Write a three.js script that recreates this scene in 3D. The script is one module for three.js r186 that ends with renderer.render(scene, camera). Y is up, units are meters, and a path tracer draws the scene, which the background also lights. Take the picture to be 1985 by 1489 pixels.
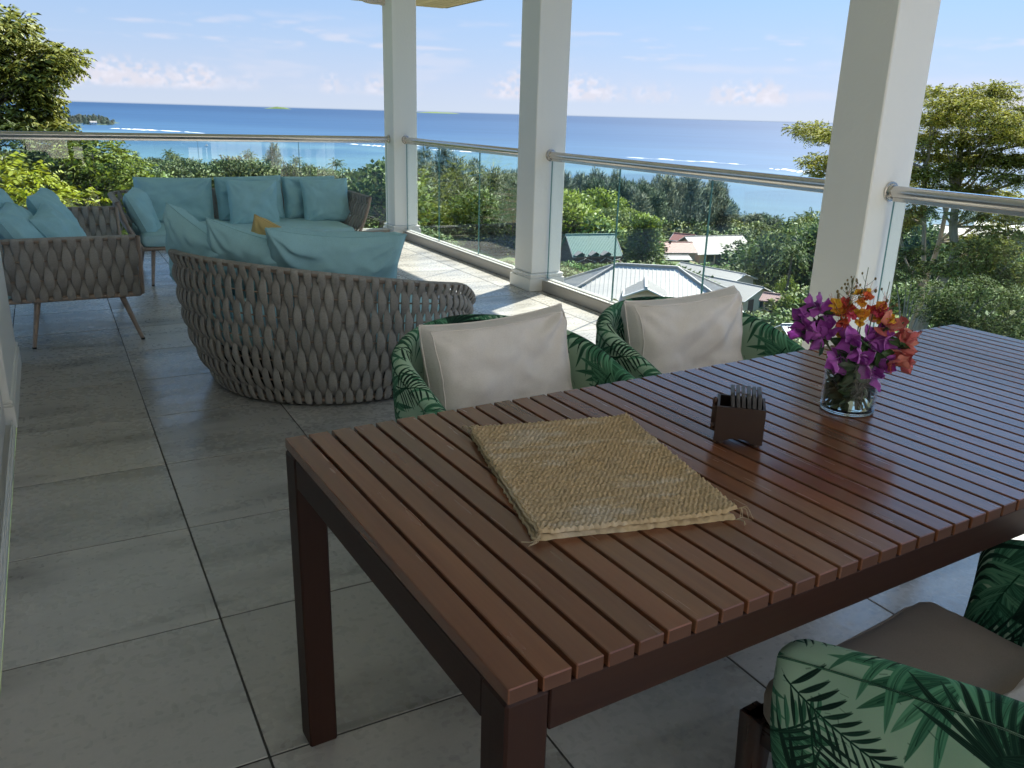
import * as THREE from 'three';
import { mergeGeometries, mergeVertices } from 'three/addons/utils/BufferGeometryUtils.js';
import { RoundedBoxGeometry } from 'three/addons/geometries/RoundedBoxGeometry.js';

// ---------------------------------------------------------------- camera, sky, sun, exposure
const scene = new THREE.Scene();
const camera = new THREE.PerspectiveCamera(49.62, 1024 / 768, 0.05, 200000);
camera.rotation.order = 'YXZ';
camera.position.set(0, 1.393, 0);
camera.rotation.set(-0.314, -0.505, 0.029);

const EXPOSURE = 2.8;
const renderer = new THREE.WebGLRenderer({ antialias: true });
renderer.setSize(1024, 768);
renderer.toneMapping = THREE.LinearToneMapping;
renderer.toneMappingExposure = EXPOSURE;
renderer.shadowMap.enabled = true;

const SUN = new THREE.Vector3(2.28, 2.73, -1.34).normalize();     // 45 degrees up, ahead of the camera and to the right
const sun = new THREE.DirectionalLight(new THREE.Color(1, 0.93, 0.82), 4.7);
sun.position.copy(SUN).multiplyScalar(60);
sun.castShadow = true;
sun.shadow.mapSize.set(4096, 4096);
Object.assign(sun.shadow.camera, { left: -40, right: 40, top: 40, bottom: -40, near: 1, far: 160 });
scene.add(sun, sun.target);

const D2R = Math.PI / 180;
const lerp = (a, b, t) => a + (b - a) * t;
const clamp = (x, a = 0, b = 1) => Math.min(b, Math.max(a, x));
const sstep = (a, b, x) => { const t = clamp((x - a) / (b - a)); return t * t * (3 - 2 * t); };
const srgb = (r, g, b) => new THREE.Color().setRGB(r / 255, g / 255, b / 255, THREE.SRGBColorSpace);
const lin = (v) => { v /= 255; return v <= 0.04045 ? v / 12.92 : ((v + 0.055) / 1.055) ** 2.4; };
const enc = (v) => clamp(v <= 0.0031308 ? v * 12.92 : 1.055 * v ** (1 / 2.4) - 0.055) * 255;
function rng(seed) { let s = seed >>> 0; return () => { s = (s + 0x6d2b79f5) | 0; let t = Math.imul(s ^ (s >>> 15), 1 | s); t = (t + Math.imul(t ^ (t >>> 7), 61 | t)) ^ t; return ((t ^ (t >>> 14)) >>> 0) / 4294967296; }; }
function hash2(x, y, s = 0) { let h = Math.imul(x | 0, 374761393) ^ Math.imul(y | 0, 668265263) ^ Math.imul(s | 0, 974634777); h = Math.imul(h ^ (h >>> 13), 1274126177); return ((h ^ (h >>> 16)) >>> 0) / 4294967296; }
// value noise with period px, py (whole numbers); 0..1
function vnoise(x, y, px = 1 << 20, py = 1 << 20, s = 0) {
  const ix = Math.floor(x), iy = Math.floor(y), fx = x - ix, fy = y - iy, u = fx * fx * (3 - 2 * fx), v = fy * fy * (3 - 2 * fy);
  const m = (a, p) => ((a % p) + p) % p, x0 = m(ix, px), x1 = m(ix + 1, px), y0 = m(iy, py), y1 = m(iy + 1, py);
  return lerp(lerp(hash2(x0, y0, s), hash2(x1, y0, s), u), lerp(hash2(x0, y1, s), hash2(x1, y1, s), u), v);
}
function fbm(x, y, oct = 4, px = 1 << 20, py = 1 << 20, s = 0) {
  let a = 0.5, t = 0, n = 0;
  for (let i = 0; i < oct; i++) { t += a * vnoise(x, y, px, py, s + i * 17); n += a; x *= 2; y *= 2; px *= 2; py *= 2; a *= 0.5; }
  return t / n;
}
function noise3(x, y, z, s = 0) { return vnoise(x + z * 0.73 + 11.3, y - z * 0.41 + 7.7, 1 << 20, 1 << 20, s) * 0.5 + vnoise(z * 1.13 - x * 0.31 + 5.1, y * 0.87 + x * 0.53, 1 << 20, 1 << 20, s + 5) * 0.5; }

// the sky: pale blue, hazier at the horizon, small cumulus far out over the sea
{
  const W = 4096, H = 2048, data = new Float32Array(W * H * 4);
  const stops = [[0, 207, 219, 238], [1.6, 200, 215, 240], [4, 184, 209, 242], [7, 166, 201, 243], [12, 152, 192, 241], [25, 136, 182, 236], [50, 112, 164, 228], [90, 94, 146, 216]]
    .map(([e, r, g, b]) => [e, lin(r), lin(g), lin(b)]);
  const wi = [0, 0, 0];
  for (let row = 0; row < H; row++) {
    const up = ((row + 0.5) / H - 0.5) * Math.PI, el = up / D2R, y = Math.sin(up), cy = Math.cos(up);
    let base = [lin(120), lin(150), lin(185)];
    if (el >= 0) {
      let i = 0;
      while (i < stops.length - 2 && stops[i + 1][0] < el) i++;
      const t = clamp((el - stops[i][0]) / (stops[i + 1][0] - stops[i][0]));
      base = [1, 2, 3].map((c) => lerp(stops[i][c], stops[i + 1][c], t));
    }
    for (let col = 0; col < W; col++) {
      const round = ((col + 0.5) / W - 0.5) * 2 * Math.PI, x = Math.cos(round) * cy, z = Math.sin(round) * cy;
      const cs = x * SUN.x + y * SUN.y + z * SUN.z, ang = Math.acos(clamp(cs, -1, 1)) / D2R;
      const glow = 1 + 0.10 * Math.exp(-((ang / 50) ** 2)) + 13 * Math.exp(-ang / 9);   // the bright air round the sun
      for (let c = 0; c < 3; c++) wi[c] = base[c] * glow;
      if (el > 0.25 && el < 9) {
        const az = round / D2R + 90;
        // a row of small heaps of cloud with flat feet
        const bank = fbm(az * 0.16 + 3.1, 0.5, 3, 1 << 20, 1 << 20, 3), top = 0.9 + 2.6 * Math.max(0, bank - 0.36) * 1.6;
        const puff = fbm(az * 3.2, el * 3.8, 5, 1 << 20, 1 << 20, 9);
        let a = sstep(0.46, 0.66, puff + 0.20 * (1 - clamp((el - 0.9) / Math.max(0.2, top)))) * sstep(top + 0.9, top - 0.1, el) * sstep(0.75, 1.25, el) * sstep(0.42, 0.62, bank);
        const veil = sstep(0.5, 0.8, fbm(az * 0.22 + 40, el * 1.3, 4, 1 << 20, 1 << 20, 21)) * sstep(0.8, 1.6, el) * sstep(6, 3.5, el) * 0.22;
        const wisp = sstep(0.60, 0.8, fbm(az * 0.35 + 9, el * 2.6 + 4, 4, 1 << 20, 1 << 20, 31)) * sstep(3, 3.6, el) * sstep(6, 4.4, el) * 0.4;
        const lit = 0.93 + 0.16 * sstep(0.45, 0.7, fbm(az * 2.2 + 1, el * 4, 4, 1 << 20, 1 << 20, 13));
        a = clamp(a * 0.58);
        const cl = [lin(248), lin(240), lin(246)];
        for (let c = 0; c < 3; c++) { wi[c] = lerp(wi[c], cl[c] * lit, a); wi[c] = lerp(wi[c], cl[c], Math.max(veil, wisp)); }
      }
      const o = (row * W + col) * 4;
      data[o] = wi[0] / EXPOSURE; data[o + 1] = wi[1] / EXPOSURE; data[o + 2] = wi[2] / EXPOSURE; data[o + 3] = 1;
    }
  }
  const t = new THREE.DataTexture(data, W, H, THREE.RGBAFormat, THREE.FloatType);
  t.mapping = THREE.EquirectangularReflectionMapping;
  t.magFilter = THREE.LinearFilter;
  t.needsUpdate = true;
  scene.background = t;
  scene.environment = t;
}

// ---------------------------------------------------------------- helpers
const taken = new Map();
function numbered(name) { const n = taken.get(name) ?? 0; taken.set(name, n + 1); return n ? name + '_' + String(n).padStart(3, '0') : name; }
function tag(o, label, category, group, kind) {
  if (label) o.userData.label = label;
  if (category) o.userData.category = category;
  if (group) o.userData.group = group;
  if (kind) o.userData.kind = kind;
  return o;
}
function thing(name, label, category, pos = [0, 0, 0], turn = 0, group) {
  const o = new THREE.Group();
  o.name = numbered(name);
  o.position.set(...pos); o.rotation.y = turn;
  scene.add(o);
  return tag(o, label, category, group);
}
function part(parent, name, geo, mat, pos, kind) {
  const m = new THREE.Mesh(geo, mat);
  m.name = parent === scene ? numbered(name) : name;
  m.castShadow = m.receiveShadow = true;
  if (pos) m.position.set(...pos);
  if (kind) m.userData.kind = kind;
  parent.add(m);
  return m;
}
function struct(name, geo, mat, parent = scene) { const m = part(parent, name, geo, mat); if (parent === scene) m.userData.kind = 'structure'; return m; }

function polyGeo(tris, uvs) {
  const g = new THREE.BufferGeometry();
  g.setAttribute('position', new THREE.Float32BufferAttribute(tris, 3));
  if (uvs) g.setAttribute('uv', new THREE.Float32BufferAttribute(uvs, 2));
  g.computeVertexNormals();
  return g;
}
// a box with chamfered edges, flat shaded: 44 triangles
function cbox(w, h, d, c = 0.002) {
  const W = w / 2, H = h / 2, D = d / 2, pts = [];
  const v = (sx, sy, sz, k) => [sx * (W - (k === 0 ? 0 : c)), sy * (H - (k === 1 ? 0 : c)), sz * (D - (k === 2 ? 0 : c))];
  const tri = (a, b, e) => {                                      // turned outwards
    const n = new THREE.Vector3().crossVectors(new THREE.Vector3(b[0] - a[0], b[1] - a[1], b[2] - a[2]), new THREE.Vector3(e[0] - a[0], e[1] - a[1], e[2] - a[2]));
    const m = n.x * (a[0] + b[0] + e[0]) + n.y * (a[1] + b[1] + e[1]) + n.z * (a[2] + b[2] + e[2]);
    m > 0 ? pts.push(...a, ...b, ...e) : pts.push(...a, ...e, ...b);
  };
  const quad = (a, b, e, f) => { tri(a, b, e); tri(a, e, f); };
  for (const s of [-1, 1]) {
    quad(v(s, -1, -1, 0), v(s, 1, -1, 0), v(s, 1, 1, 0), v(s, -1, 1, 0));
    quad(v(-1, s, -1, 1), v(1, s, -1, 1), v(1, s, 1, 1), v(-1, s, 1, 1));
    quad(v(-1, -1, s, 2), v(1, -1, s, 2), v(1, 1, s, 2), v(-1, 1, s, 2));
    for (const t of [-1, 1]) {
      quad(v(s, t, -1, 0), v(s, t, 1, 0), v(s, t, 1, 1), v(s, t, -1, 1));
      quad(v(s, -1, t, 0), v(s, 1, t, 0), v(s, 1, t, 2), v(s, -1, t, 2));
      quad(v(-1, s, t, 1), v(1, s, t, 1), v(1, s, t, 2), v(-1, s, t, 2));
      for (const u of [-1, 1]) tri(v(s, t, u, 0), v(s, t, u, 1), v(s, t, u, 2));
    }
  }
  return polyGeo(pts);
}
// uv in metres from the face each vertex looks along; v runs along axis
function grainUV(g, axis = 1, ox = 0, oy = 0, scale = 1) {
  const p = g.attributes.position, n = g.attributes.normal, uv = new Float32Array(p.count * 2);
  for (let i = 0; i < p.count; i++) {
    const P = [p.getX(i), p.getY(i), p.getZ(i)], N = [Math.abs(n.getX(i)), Math.abs(n.getY(i)), Math.abs(n.getZ(i))];
    let face = N.indexOf(Math.max(...N));
    let va = axis, ua = 3 - axis - face;
    if (face === axis) { va = (axis + 1) % 3; ua = (axis + 2) % 3; }
    uv[i * 2] = (P[ua] + P[face] * 0.37) * scale + ox; uv[i * 2 + 1] = P[va] * scale + oy;
  }
  g.setAttribute('uv', new THREE.BufferAttribute(uv, 2));
  return g;
}
const at = (g, x, y, z) => g.translate(x, y, z);
function tube(points, r, rad = 8, seg = 0, closed = false) {
  const c = new THREE.CatmullRomCurve3(points.map((p) => new THREE.Vector3(...p)), closed, 'centripetal');
  return new THREE.TubeGeometry(c, seg || points.length * 4, r, rad, closed);
}
function rod(a, b, r0, r1 = r0, seg = 10) {
  const A = new THREE.Vector3(...a), B = new THREE.Vector3(...b), d = B.clone().sub(A), L = d.length();
  const g = new THREE.CylinderGeometry(r1, r0, L, seg, 1);
  g.translate(0, L / 2, 0);
  g.applyQuaternion(new THREE.Quaternion().setFromUnitVectors(new THREE.Vector3(0, 1, 0), d.normalize()));
  return g.translate(A.x, A.y, A.z);
}
const merge = (list) => {
  const plain = list.map((g) => { const h = g.index ? g.toNonIndexed() : g.clone(); for (const k of Object.keys(h.attributes)) if (!['position', 'normal', 'uv'].includes(k)) h.deleteAttribute(k); if (!h.attributes.uv) h.setAttribute('uv', new THREE.BufferAttribute(new Float32Array(h.attributes.position.count * 2), 2)); return h; });
  return mergeGeometries(plain);
};
// grid (nu+1) x (nv+1) of f(u, v) -> [x, y, z]; smooth normals
function gridGeo(nu, nv, f, uvf = (u, v) => [u, v]) {
  const pos = [], uv = [], idx = [];
  for (let j = 0; j <= nv; j++) for (let i = 0; i <= nu; i++) { pos.push(...f(i / nu, j / nv)); uv.push(...uvf(i / nu, j / nv)); }
  for (let j = 0; j < nv; j++) for (let i = 0; i < nu; i++) { const a = j * (nu + 1) + i, b = a + 1, c = a + nu + 1, d = c + 1; idx.push(a, b, d, a, d, c); }
  const g = new THREE.BufferGeometry();
  g.setAttribute('position', new THREE.Float32BufferAttribute(pos, 3));
  g.setAttribute('uv', new THREE.Float32BufferAttribute(uv, 2));
  g.setIndex(idx);
  g.computeVertexNormals();
  return g;
}

// ---------------------------------------------------------------- textures and materials
function tex(w, h, f, srgbSpace = false, wrap = true) {
  const d = new Uint8Array(w * h * 4);
  for (let y = 0; y < h; y++) for (let x = 0; x < w; x++) { const c = f((x + 0.5) / w, (y + 0.5) / h), o = (y * w + x) * 4; if (c.length) { d[o] = c[0]; d[o + 1] = c[1]; d[o + 2] = c[2]; } else d[o] = d[o + 1] = d[o + 2] = c; d[o + 3] = 255; }
  const t = new THREE.DataTexture(d, w, h);
  t.magFilter = THREE.LinearFilter;
  if (wrap) t.wrapS = t.wrapT = THREE.RepeatWrapping;
  if (srgbSpace) t.colorSpace = THREE.SRGBColorSpace;
  t.needsUpdate = true;
  return t;
}
const rep = (t, rx, ry = rx) => { const c = t.clone(); c.repeat.set(rx, ry); c.needsUpdate = true; return c; };
const std = (o) => new THREE.MeshStandardMaterial(o);
const phys = (o) => new THREE.MeshPhysicalMaterial(o);

// cement-look porcelain: cloudy patches, streaks along x, dark flecks (covers 2.4 m)
const tileMap = tex(1024, 1024, (u, v) => {
  const a = fbm(u * 4, v * 8, 5, 4, 8, 1), st = fbm(u * 5, v * 24, 5, 5, 24, 2), fine = vnoise(u * 512, v * 512, 512, 512, 3), grit = fbm(u * 120, v * 160, 2, 120, 160, 4);
  const dark = sstep(0.52, 0.74, st) * 0.26 + sstep(0.50, 0.74, a) * 0.26 + sstep(0.62, 0.78, grit) * 0.15 + sstep(0.88, 0.98, fine) * 0.09;
  const k = 1.04 - dark + (fine - 0.5) * 0.06 + (grit - 0.5) * 0.12, warm = fbm(u * 3 + 5, v * 3, 3, 3, 3, 6) - 0.5;
  return [enc(0.438 * k * (1 + warm * 0.08)), enc(0.412 * k), enc(0.378 * k * (1 - warm * 0.10))];
}, true);
const tileRough = tex(512, 512, (u, v) => 255 * clamp(0.29 + 0.20 * (fbm(u * 6, v * 20, 4, 6, 20, 7) - 0.5) + 0.14 * (vnoise(u * 170, v * 170, 170, 170, 8) - 0.5)));
const tileBump = tex(512, 512, (u, v) => 255 * clamp(0.5 + 0.5 * (fbm(u * 90, v * 120, 3, 90, 120, 9) - 0.5) + 0.25 * (fbm(u * 9, v * 14, 3, 9, 14, 12) - 0.5)));
for (const t of [tileMap, tileRough, tileBump]) t.repeat.set(1 / 2.4, 1 / 2.4);
const mTiles = [1, 0.93, 1.06].map((k) => std({ color: new THREE.Color(k, k, k), map: tileMap, roughnessMap: tileRough, roughness: 1, bumpMap: tileBump, bumpScale: 0.0006 }));
const mGrout = std({ color: srgb(62, 59, 55), roughness: 0.95 });

// oiled hardwood: grain along v (covers 0.5 x 1 m)
const woodMap = tex(512, 1024, (u, v) => {
  const warp = fbm(u * 6, v * 3, 3, 6, 3, 40) * 0.5, g = fbm(u * 90 + warp * 8, v * 5, 4, 90, 5, 41), pore = vnoise(u * 256, v * 30, 256, 30, 42), band = fbm(u * 14, v * 2, 3, 14, 2, 44);
  const k = 0.90 + 0.24 * (g - 0.5) + 0.30 * (band - 0.5) - sstep(0.85, 0.97, pore) * 0.04;
  return [enc(0.188 * k), enc(0.074 * k * (0.96 + 0.12 * band)), enc(0.038 * k)];
}, true);
const woodRough = tex(256, 512, (u, v) => 255 * clamp(0.24 + 0.14 * (fbm(u * 60, v * 8, 3, 60, 8, 45) - 0.5)));
const woodBump = tex(256, 512, (u, v) => 255 * fbm(u * 90, v * 8, 3, 90, 8, 46));
for (const t of [woodMap, woodRough, woodBump]) t.repeat.set(2, 1);
const wood = (r, g, b, ro = 1) => phys({ color: new THREE.Color(r, g, b), map: woodMap, roughnessMap: woodRough, roughness: ro, bumpMap: woodBump, bumpScale: 0.00005, specularIntensity: 1.0, clearcoat: 0.12, clearcoatRoughness: 0.12 });
const mSlats = [wood(1.0, 1.0, 1.0), wood(0.86, 0.9, 0.95), wood(1.16, 1.08, 1.0), wood(0.95, 0.86, 0.8), wood(1.05, 1.12, 1.15)];
const mDarkEndGrain = phys({ color: new THREE.Color(0.085, 0.040, 0.026), roughness: 0.7, bumpMap: woodBump, bumpScale: 0.0006, specularIntensity: 0.4 });
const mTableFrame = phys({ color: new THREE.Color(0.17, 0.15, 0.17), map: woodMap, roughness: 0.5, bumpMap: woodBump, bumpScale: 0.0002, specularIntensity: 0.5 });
const mDarkWood = wood(0.26, 0.25, 0.27, 1.3);

const plasterBump = tex(512, 512, (u, v) => 255 * fbm(u * 60, v * 60, 3, 60, 60, 50));
plasterBump.repeat.set(1, 1);
const mPlaster = std({ color: new THREE.Color(0.83, 0.815, 0.77), roughness: 0.62, bumpMap: plasterBump, bumpScale: 0.0008 });
const mCeiling = std({ color: new THREE.Color(0.87, 0.85, 0.80), roughness: 0.9, bumpMap: plasterBump, bumpScale: 0.0006 });
const mTrim = std({ color: new THREE.Color(0.80, 0.78, 0.725), roughness: 0.4 });
const mAlu = std({ color: new THREE.Color(0.72, 0.71, 0.68), roughness: 0.38 });
const mKerb = std({ color: new THREE.Color(0.40, 0.365, 0.32), roughness: 0.32, bumpMap: plasterBump, bumpScale: 0.0002 });
const mSteel = std({ color: new THREE.Color(0.60, 0.57, 0.53), metalness: 1, roughness: 0.27 });
const mGlass = phys({ color: new THREE.Color(0.955, 0.985, 0.972), transmission: 1, thickness: 0, roughness: 0, ior: 1.5, metalness: 0 });
const mGlassEdge = std({ color: new THREE.Color(0.10, 0.22, 0.20), roughness: 0.15 });
const mBeigeMetal = std({ color: srgb(150, 132, 118), roughness: 0.42 });
const mBlackRubber = std({ color: new THREE.Color(0.012, 0.012, 0.012), roughness: 0.8 });

const weaveBump = tex(256, 256, (u, v) => { const s = Math.sin(u * Math.PI * 128) * Math.sin(v * Math.PI * 128); return 255 * clamp(0.5 + 0.3 * s + 0.35 * (vnoise(u * 128, v * 128, 128, 128, 70) - 0.5)); });
const clothMap = tex(512, 512, (u, v) => { const k = 0.93 + 0.12 * (vnoise(u * 256, v * 256, 256, 256, 71) - 0.5) + 0.12 * (fbm(u * 5, v * 5, 4, 5, 5, 72) - 0.5) + 0.07 * Math.sin(u * Math.PI * 256) * Math.sin(v * Math.PI * 256); return [enc(k), enc(k), enc(k)]; }, true);
const cloth = (c, bump = 0.0005, sheen = 0.25) => phys({ color: c, map: rep(clothMap, 3), roughness: 0.88, bumpMap: rep(weaveBump, 4), bumpScale: bump, sheen, sheenRoughness: 0.6, sheenColor: c.clone().lerp(new THREE.Color(1, 1, 1), 0.5), specularIntensity: 0.4, side: THREE.DoubleSide });
const mBlue = cloth(new THREE.Color(0.36, 0.62, 0.69));
const mBlueSeat = cloth(new THREE.Color(0.41, 0.65, 0.70));
const mYellow = cloth(new THREE.Color(0.62, 0.46, 0.20));
const mTaupe = cloth(new THREE.Color(0.76, 0.695, 0.65));
const mSeatBrown = cloth(new THREE.Color(0.33, 0.265, 0.21));
const mCream = cloth(new THREE.Color(0.55, 0.5, 0.44));
const strapMap = tex(256, 256, (u, v) => { const k = 0.95 + 0.28 * (vnoise(u * 128, v * 128, 128, 128, 75) - 0.5) + 0.10 * Math.sin((u * 64 + v * 0) * 2 * Math.PI) * Math.sin(v * 64 * 2 * Math.PI); return [enc(k), enc(k), enc(k)]; }, true);
strapMap.repeat.set(4, 4);
const mStraps = [[0.345, 0.322, 0.296], [0.315, 0.294, 0.27], [0.37, 0.346, 0.318]].map((c) => phys({ color: new THREE.Color(...c), map: strapMap, roughness: 0.92, bumpMap: rep(weaveBump, 6), bumpScale: 0.0006, specularIntensity: 0.25 }));

// ================================================================ the terrace: floor, kerbs, pillars, roof
const XR = 3.55, PIL = 0.28, PX0 = 3.41, ZB = -9.18;               // line of the right balustrade, pillars, line of the back balustrade
{
  const floor = new THREE.Group(); floor.name = 'terrace_floor'; floor.userData.kind = 'structure'; scene.add(floor);
  const r = rng(5), x0 = 0.2774, a = 0.5963, z0 = -1.581, b = 0.603, gap = 0.0028, c = 0.0014, T = 0.012;
  const strips = [];
  for (let i = -5; i < 7; i++) for (let j = -7; j < 14; j++) {
    let xa = x0 + (i - 1) * a + gap, xb = x0 + i * a - gap, za = z0 - j * b + gap - b, zb = z0 - j * b - gap;
    const left = (za + zb) / 2 < -5.2 ? -1.7 : -0.262;
    xa = Math.max(xa, left); xb = Math.min(xb, 3.497); za = Math.max(za, -9.128);
    if (xb - xa < 0.02 || zb - za < 0.02 || zb > 2.6) continue;
    const y = (r() - 0.5) * 0.0006, ox = Math.floor(r() * 97) * 0.173, oz = Math.floor(r() * 89) * 0.211;
    const g = cbox(xb - xa, T, zb - za, c), p = g.attributes.position, uv = [];
    for (let k = 0; k < p.count; k++) uv.push(p.getX(k) + ox, p.getZ(k) + p.getY(k) + oz);
    g.setAttribute('uv', new THREE.Float32BufferAttribute(uv, 2));
    part(floor, 'tile', g, mTiles[Math.floor(r() * 3)], [(xa + xb) / 2, y - T / 2, (za + zb) / 2]);
  }
  const slab = (w, d, x, z) => at(new THREE.BoxGeometry(w, 0.29, d), x, -0.147, z);
  strips.push(slab(5.5, 4.1, 0.98, -7.25), slab(3.97, 7.9, 1.725, -1.25));
  strips.push(at(new THREE.BoxGeometry(0.22, 0.3, 12), 3.62, -0.156, -3.3), at(new THREE.BoxGeometry(5.5, 0.3, 0.22), 0.98, -0.156, -9.25));
  part(floor, 'grout_bed', grainUV(merge(strips)), mGrout);
}
{
  const added_deck = struct('added_deck', merge([at(new THREE.BoxGeometry(9.0, 0.3, 9.0), 1.2, -0.152, 7.1)]), mTiles[0]);  // added floor out of view, catches sun and throws it back under the roof
  const p = added_deck.geometry.attributes.position, uv = []; for (let i = 0; i < p.count; i++) uv.push(p.getX(i), p.getZ(i)); added_deck.geometry.setAttribute('uv', new THREE.Float32BufferAttribute(uv, 2));
}
{
  // added unseen white wall behind the viewer, bounces sun onto the terrace
  const w = thing('added_bounce_wall', 'added unseen white wall behind the viewer that bounces sunlight', 'house', [1.0, 0, 5.6]);
  const mW = std({ color: new THREE.Color(0.86, 0.83, 0.76), roughness: 0.8, bumpMap: plasterBump, bumpScale: 0.001 });
  part(w, 'wall', merge([at(new THREE.BoxGeometry(9.6, 6.4, 0.3), 0, 3.2, 0.15)]), mW);
  part(w, 'coping', at(cbox(9.8, 0.12, 0.42, 0.01), 0, 6.46, 0.15), mTrim);
  for (const x of [-3, 0, 3]) { const q = new THREE.Group(); q.name = 'window'; q.position.set(x, 4.6, -0.02); w.add(q); part(q, 'frame', merge([at(cbox(1.3, 0.08, 0.1, 0.005), 0, 0.6, 0), at(cbox(1.3, 0.08, 0.1, 0.005), 0, -0.6, 0), at(cbox(0.08, 1.12, 0.1, 0.005), -0.61, 0, 0), at(cbox(0.08, 1.12, 0.1, 0.005), 0.61, 0, 0)]), mTrim); part(q, 'pane', new THREE.BoxGeometry(1.14, 1.12, 0.02), std({ color: new THREE.Color(0.03, 0.04, 0.05), roughness: 0.1 })); }
}
function kerb(x, z, len, along) {
  const g = new THREE.Group(); g.name = numbered('kerb'); g.userData.kind = 'structure'; g.position.set(x, 0, z); g.rotation.y = along === 'x' ? Math.PI / 2 : 0; scene.add(g);
  part(g, 'kerb_face', grainUV(at(cbox(0.100, 0.086, len, 0.003), 0, 0.043, 0), 2), mKerb);
  part(g, 'kerb_lit_top', grainUV(at(cbox(0.092, 0.008, len, 0.003), 0.0, 0.0905, 0), 2), mAlu);  // paler layer: the sky-lit strip along the kerb put into its colour
}
const PZ = [[-9.325, -9.035], [-6.185, -5.895], [-3.005, -2.723]];
const PN = ['furthest white square pillar where the two glass balustrades meet', 'middle white square pillar, with sunlit floor tiles at its foot', 'nearest white square pillar, behind the flower vase'];
PZ.forEach(([za, zb], i) => {
  const d = zb - za, o = thing('pillar', PN[i], 'pillar', [PX0 + PIL / 2, 0, (za + zb) / 2], 0);
  part(o, 'shaft', grainUV(at(cbox(PIL, 2.62, d, 0.006), 0, 0.142 + 1.31, 0), 1, i * 0.3), mPlaster);
  part(o, 'skirting', grainUV(merge([at(cbox(PIL + 0.056, 0.105, d + 0.056, 0.003), 0, 0.0525, 0), at(cbox(PIL + 0.034, 0.016, d + 0.034, 0.005), 0, 0.113, 0), at(cbox(PIL + 0.044, 0.021, d + 0.044, 0.006), 0, 0.1315, 0)])), mTrim);
});
for (const [za, zb] of [[-9.007, -6.213], [-5.867, -3.033], [-2.695, 2.6]]) kerb(XR, (za + zb) / 2, zb - za, 'z');
kerb((PX0 - 0.028 - 1.7) / 2, ZB, PX0 - 0.028 + 1.7, 'x');

function balustrade(label, start, end, joints, flanges) {             // a straight bay from start to end, both [x, z]
  const dx = end[0] - start[0], dz = end[1] - start[1], L = Math.hypot(dx, dz);
  const o = thing('glass_balustrade', label, 'balustrade', [start[0], 0, start[1]], Math.atan2(dx, dz), 'bays of the terrace balustrade');
  part(o, 'handrail', grainUV(new THREE.CylinderGeometry(0.0285, 0.0285, L - 0.004, 28, 1).rotateX(Math.PI / 2).translate(0, 1.09, L / 2), 2), mSteel);
  part(o, 'rail_channel', grainUV(at(cbox(0.026, 0.02, L - 0.06, 0.002), 0, 1.056, L / 2), 2), mSteel);
  for (const f of flanges) {
    const z = f ? L - 0.006 : 0.006, s = f ? -1 : 1;
    part(o, 'flange', grainUV(merge([new THREE.CylinderGeometry(0.047, 0.047, 0.008, 30).rotateX(Math.PI / 2).translate(0, 1.09, z), new THREE.CylinderGeometry(0.034, 0.04, 0.014, 26).rotateX(s * Math.PI / 2).translate(0, 1.09, z + s * 0.011)]), 2), mSteel);
  }
  const e = [0.03, ...joints, L - 0.03];
  for (let k = 0; k + 1 < e.length; k++) {
    const w = e[k + 1] - e[k] - 0.005, g = new THREE.BoxGeometry(0.012, 0.95, w);
    part(o, 'glass_panel', g, [mGlass, mGlass, mGlassEdge, mGlassEdge, mGlassEdge, mGlassEdge], [0, 0.096 + 0.475, (e[k] + e[k + 1]) / 2]);
  }
  part(o, 'base_bead', grainUV(merge([at(cbox(0.012, 0.01, L - 0.01, 0.003), -0.013, 0.0995, L / 2), at(cbox(0.012, 0.01, L - 0.01, 0.003), 0.013, 0.0995, L / 2)]), 2), mAlu);
  return o;
}
balustrade('long glass balustrade bay behind the blue sofa', [-1.7, ZB], [PX0, ZB], [1.05, 2.06, 3.07, 4.09], [1]);
balustrade('glass balustrade bay at the open left side of the terrace', [-1.7, -5.2], [-1.7, ZB], [1.3, 2.6], []);
balustrade('glass balustrade bay between the furthest and the middle white pillar', [XR, PZ[0][1]], [XR, PZ[1][0]], [0.93, 1.87], [0, 1]);
balustrade('glass balustrade bay in front of the grey roofed house', [XR, PZ[1][1]], [XR, PZ[2][0]], [0.96, 1.92], [0, 1]);
balustrade('glass balustrade bay at the far right, starting from the nearest pillar', [XR, PZ[2][1]], [XR, 2.6], [1.6, 3.0, 4.2], [0]);

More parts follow.
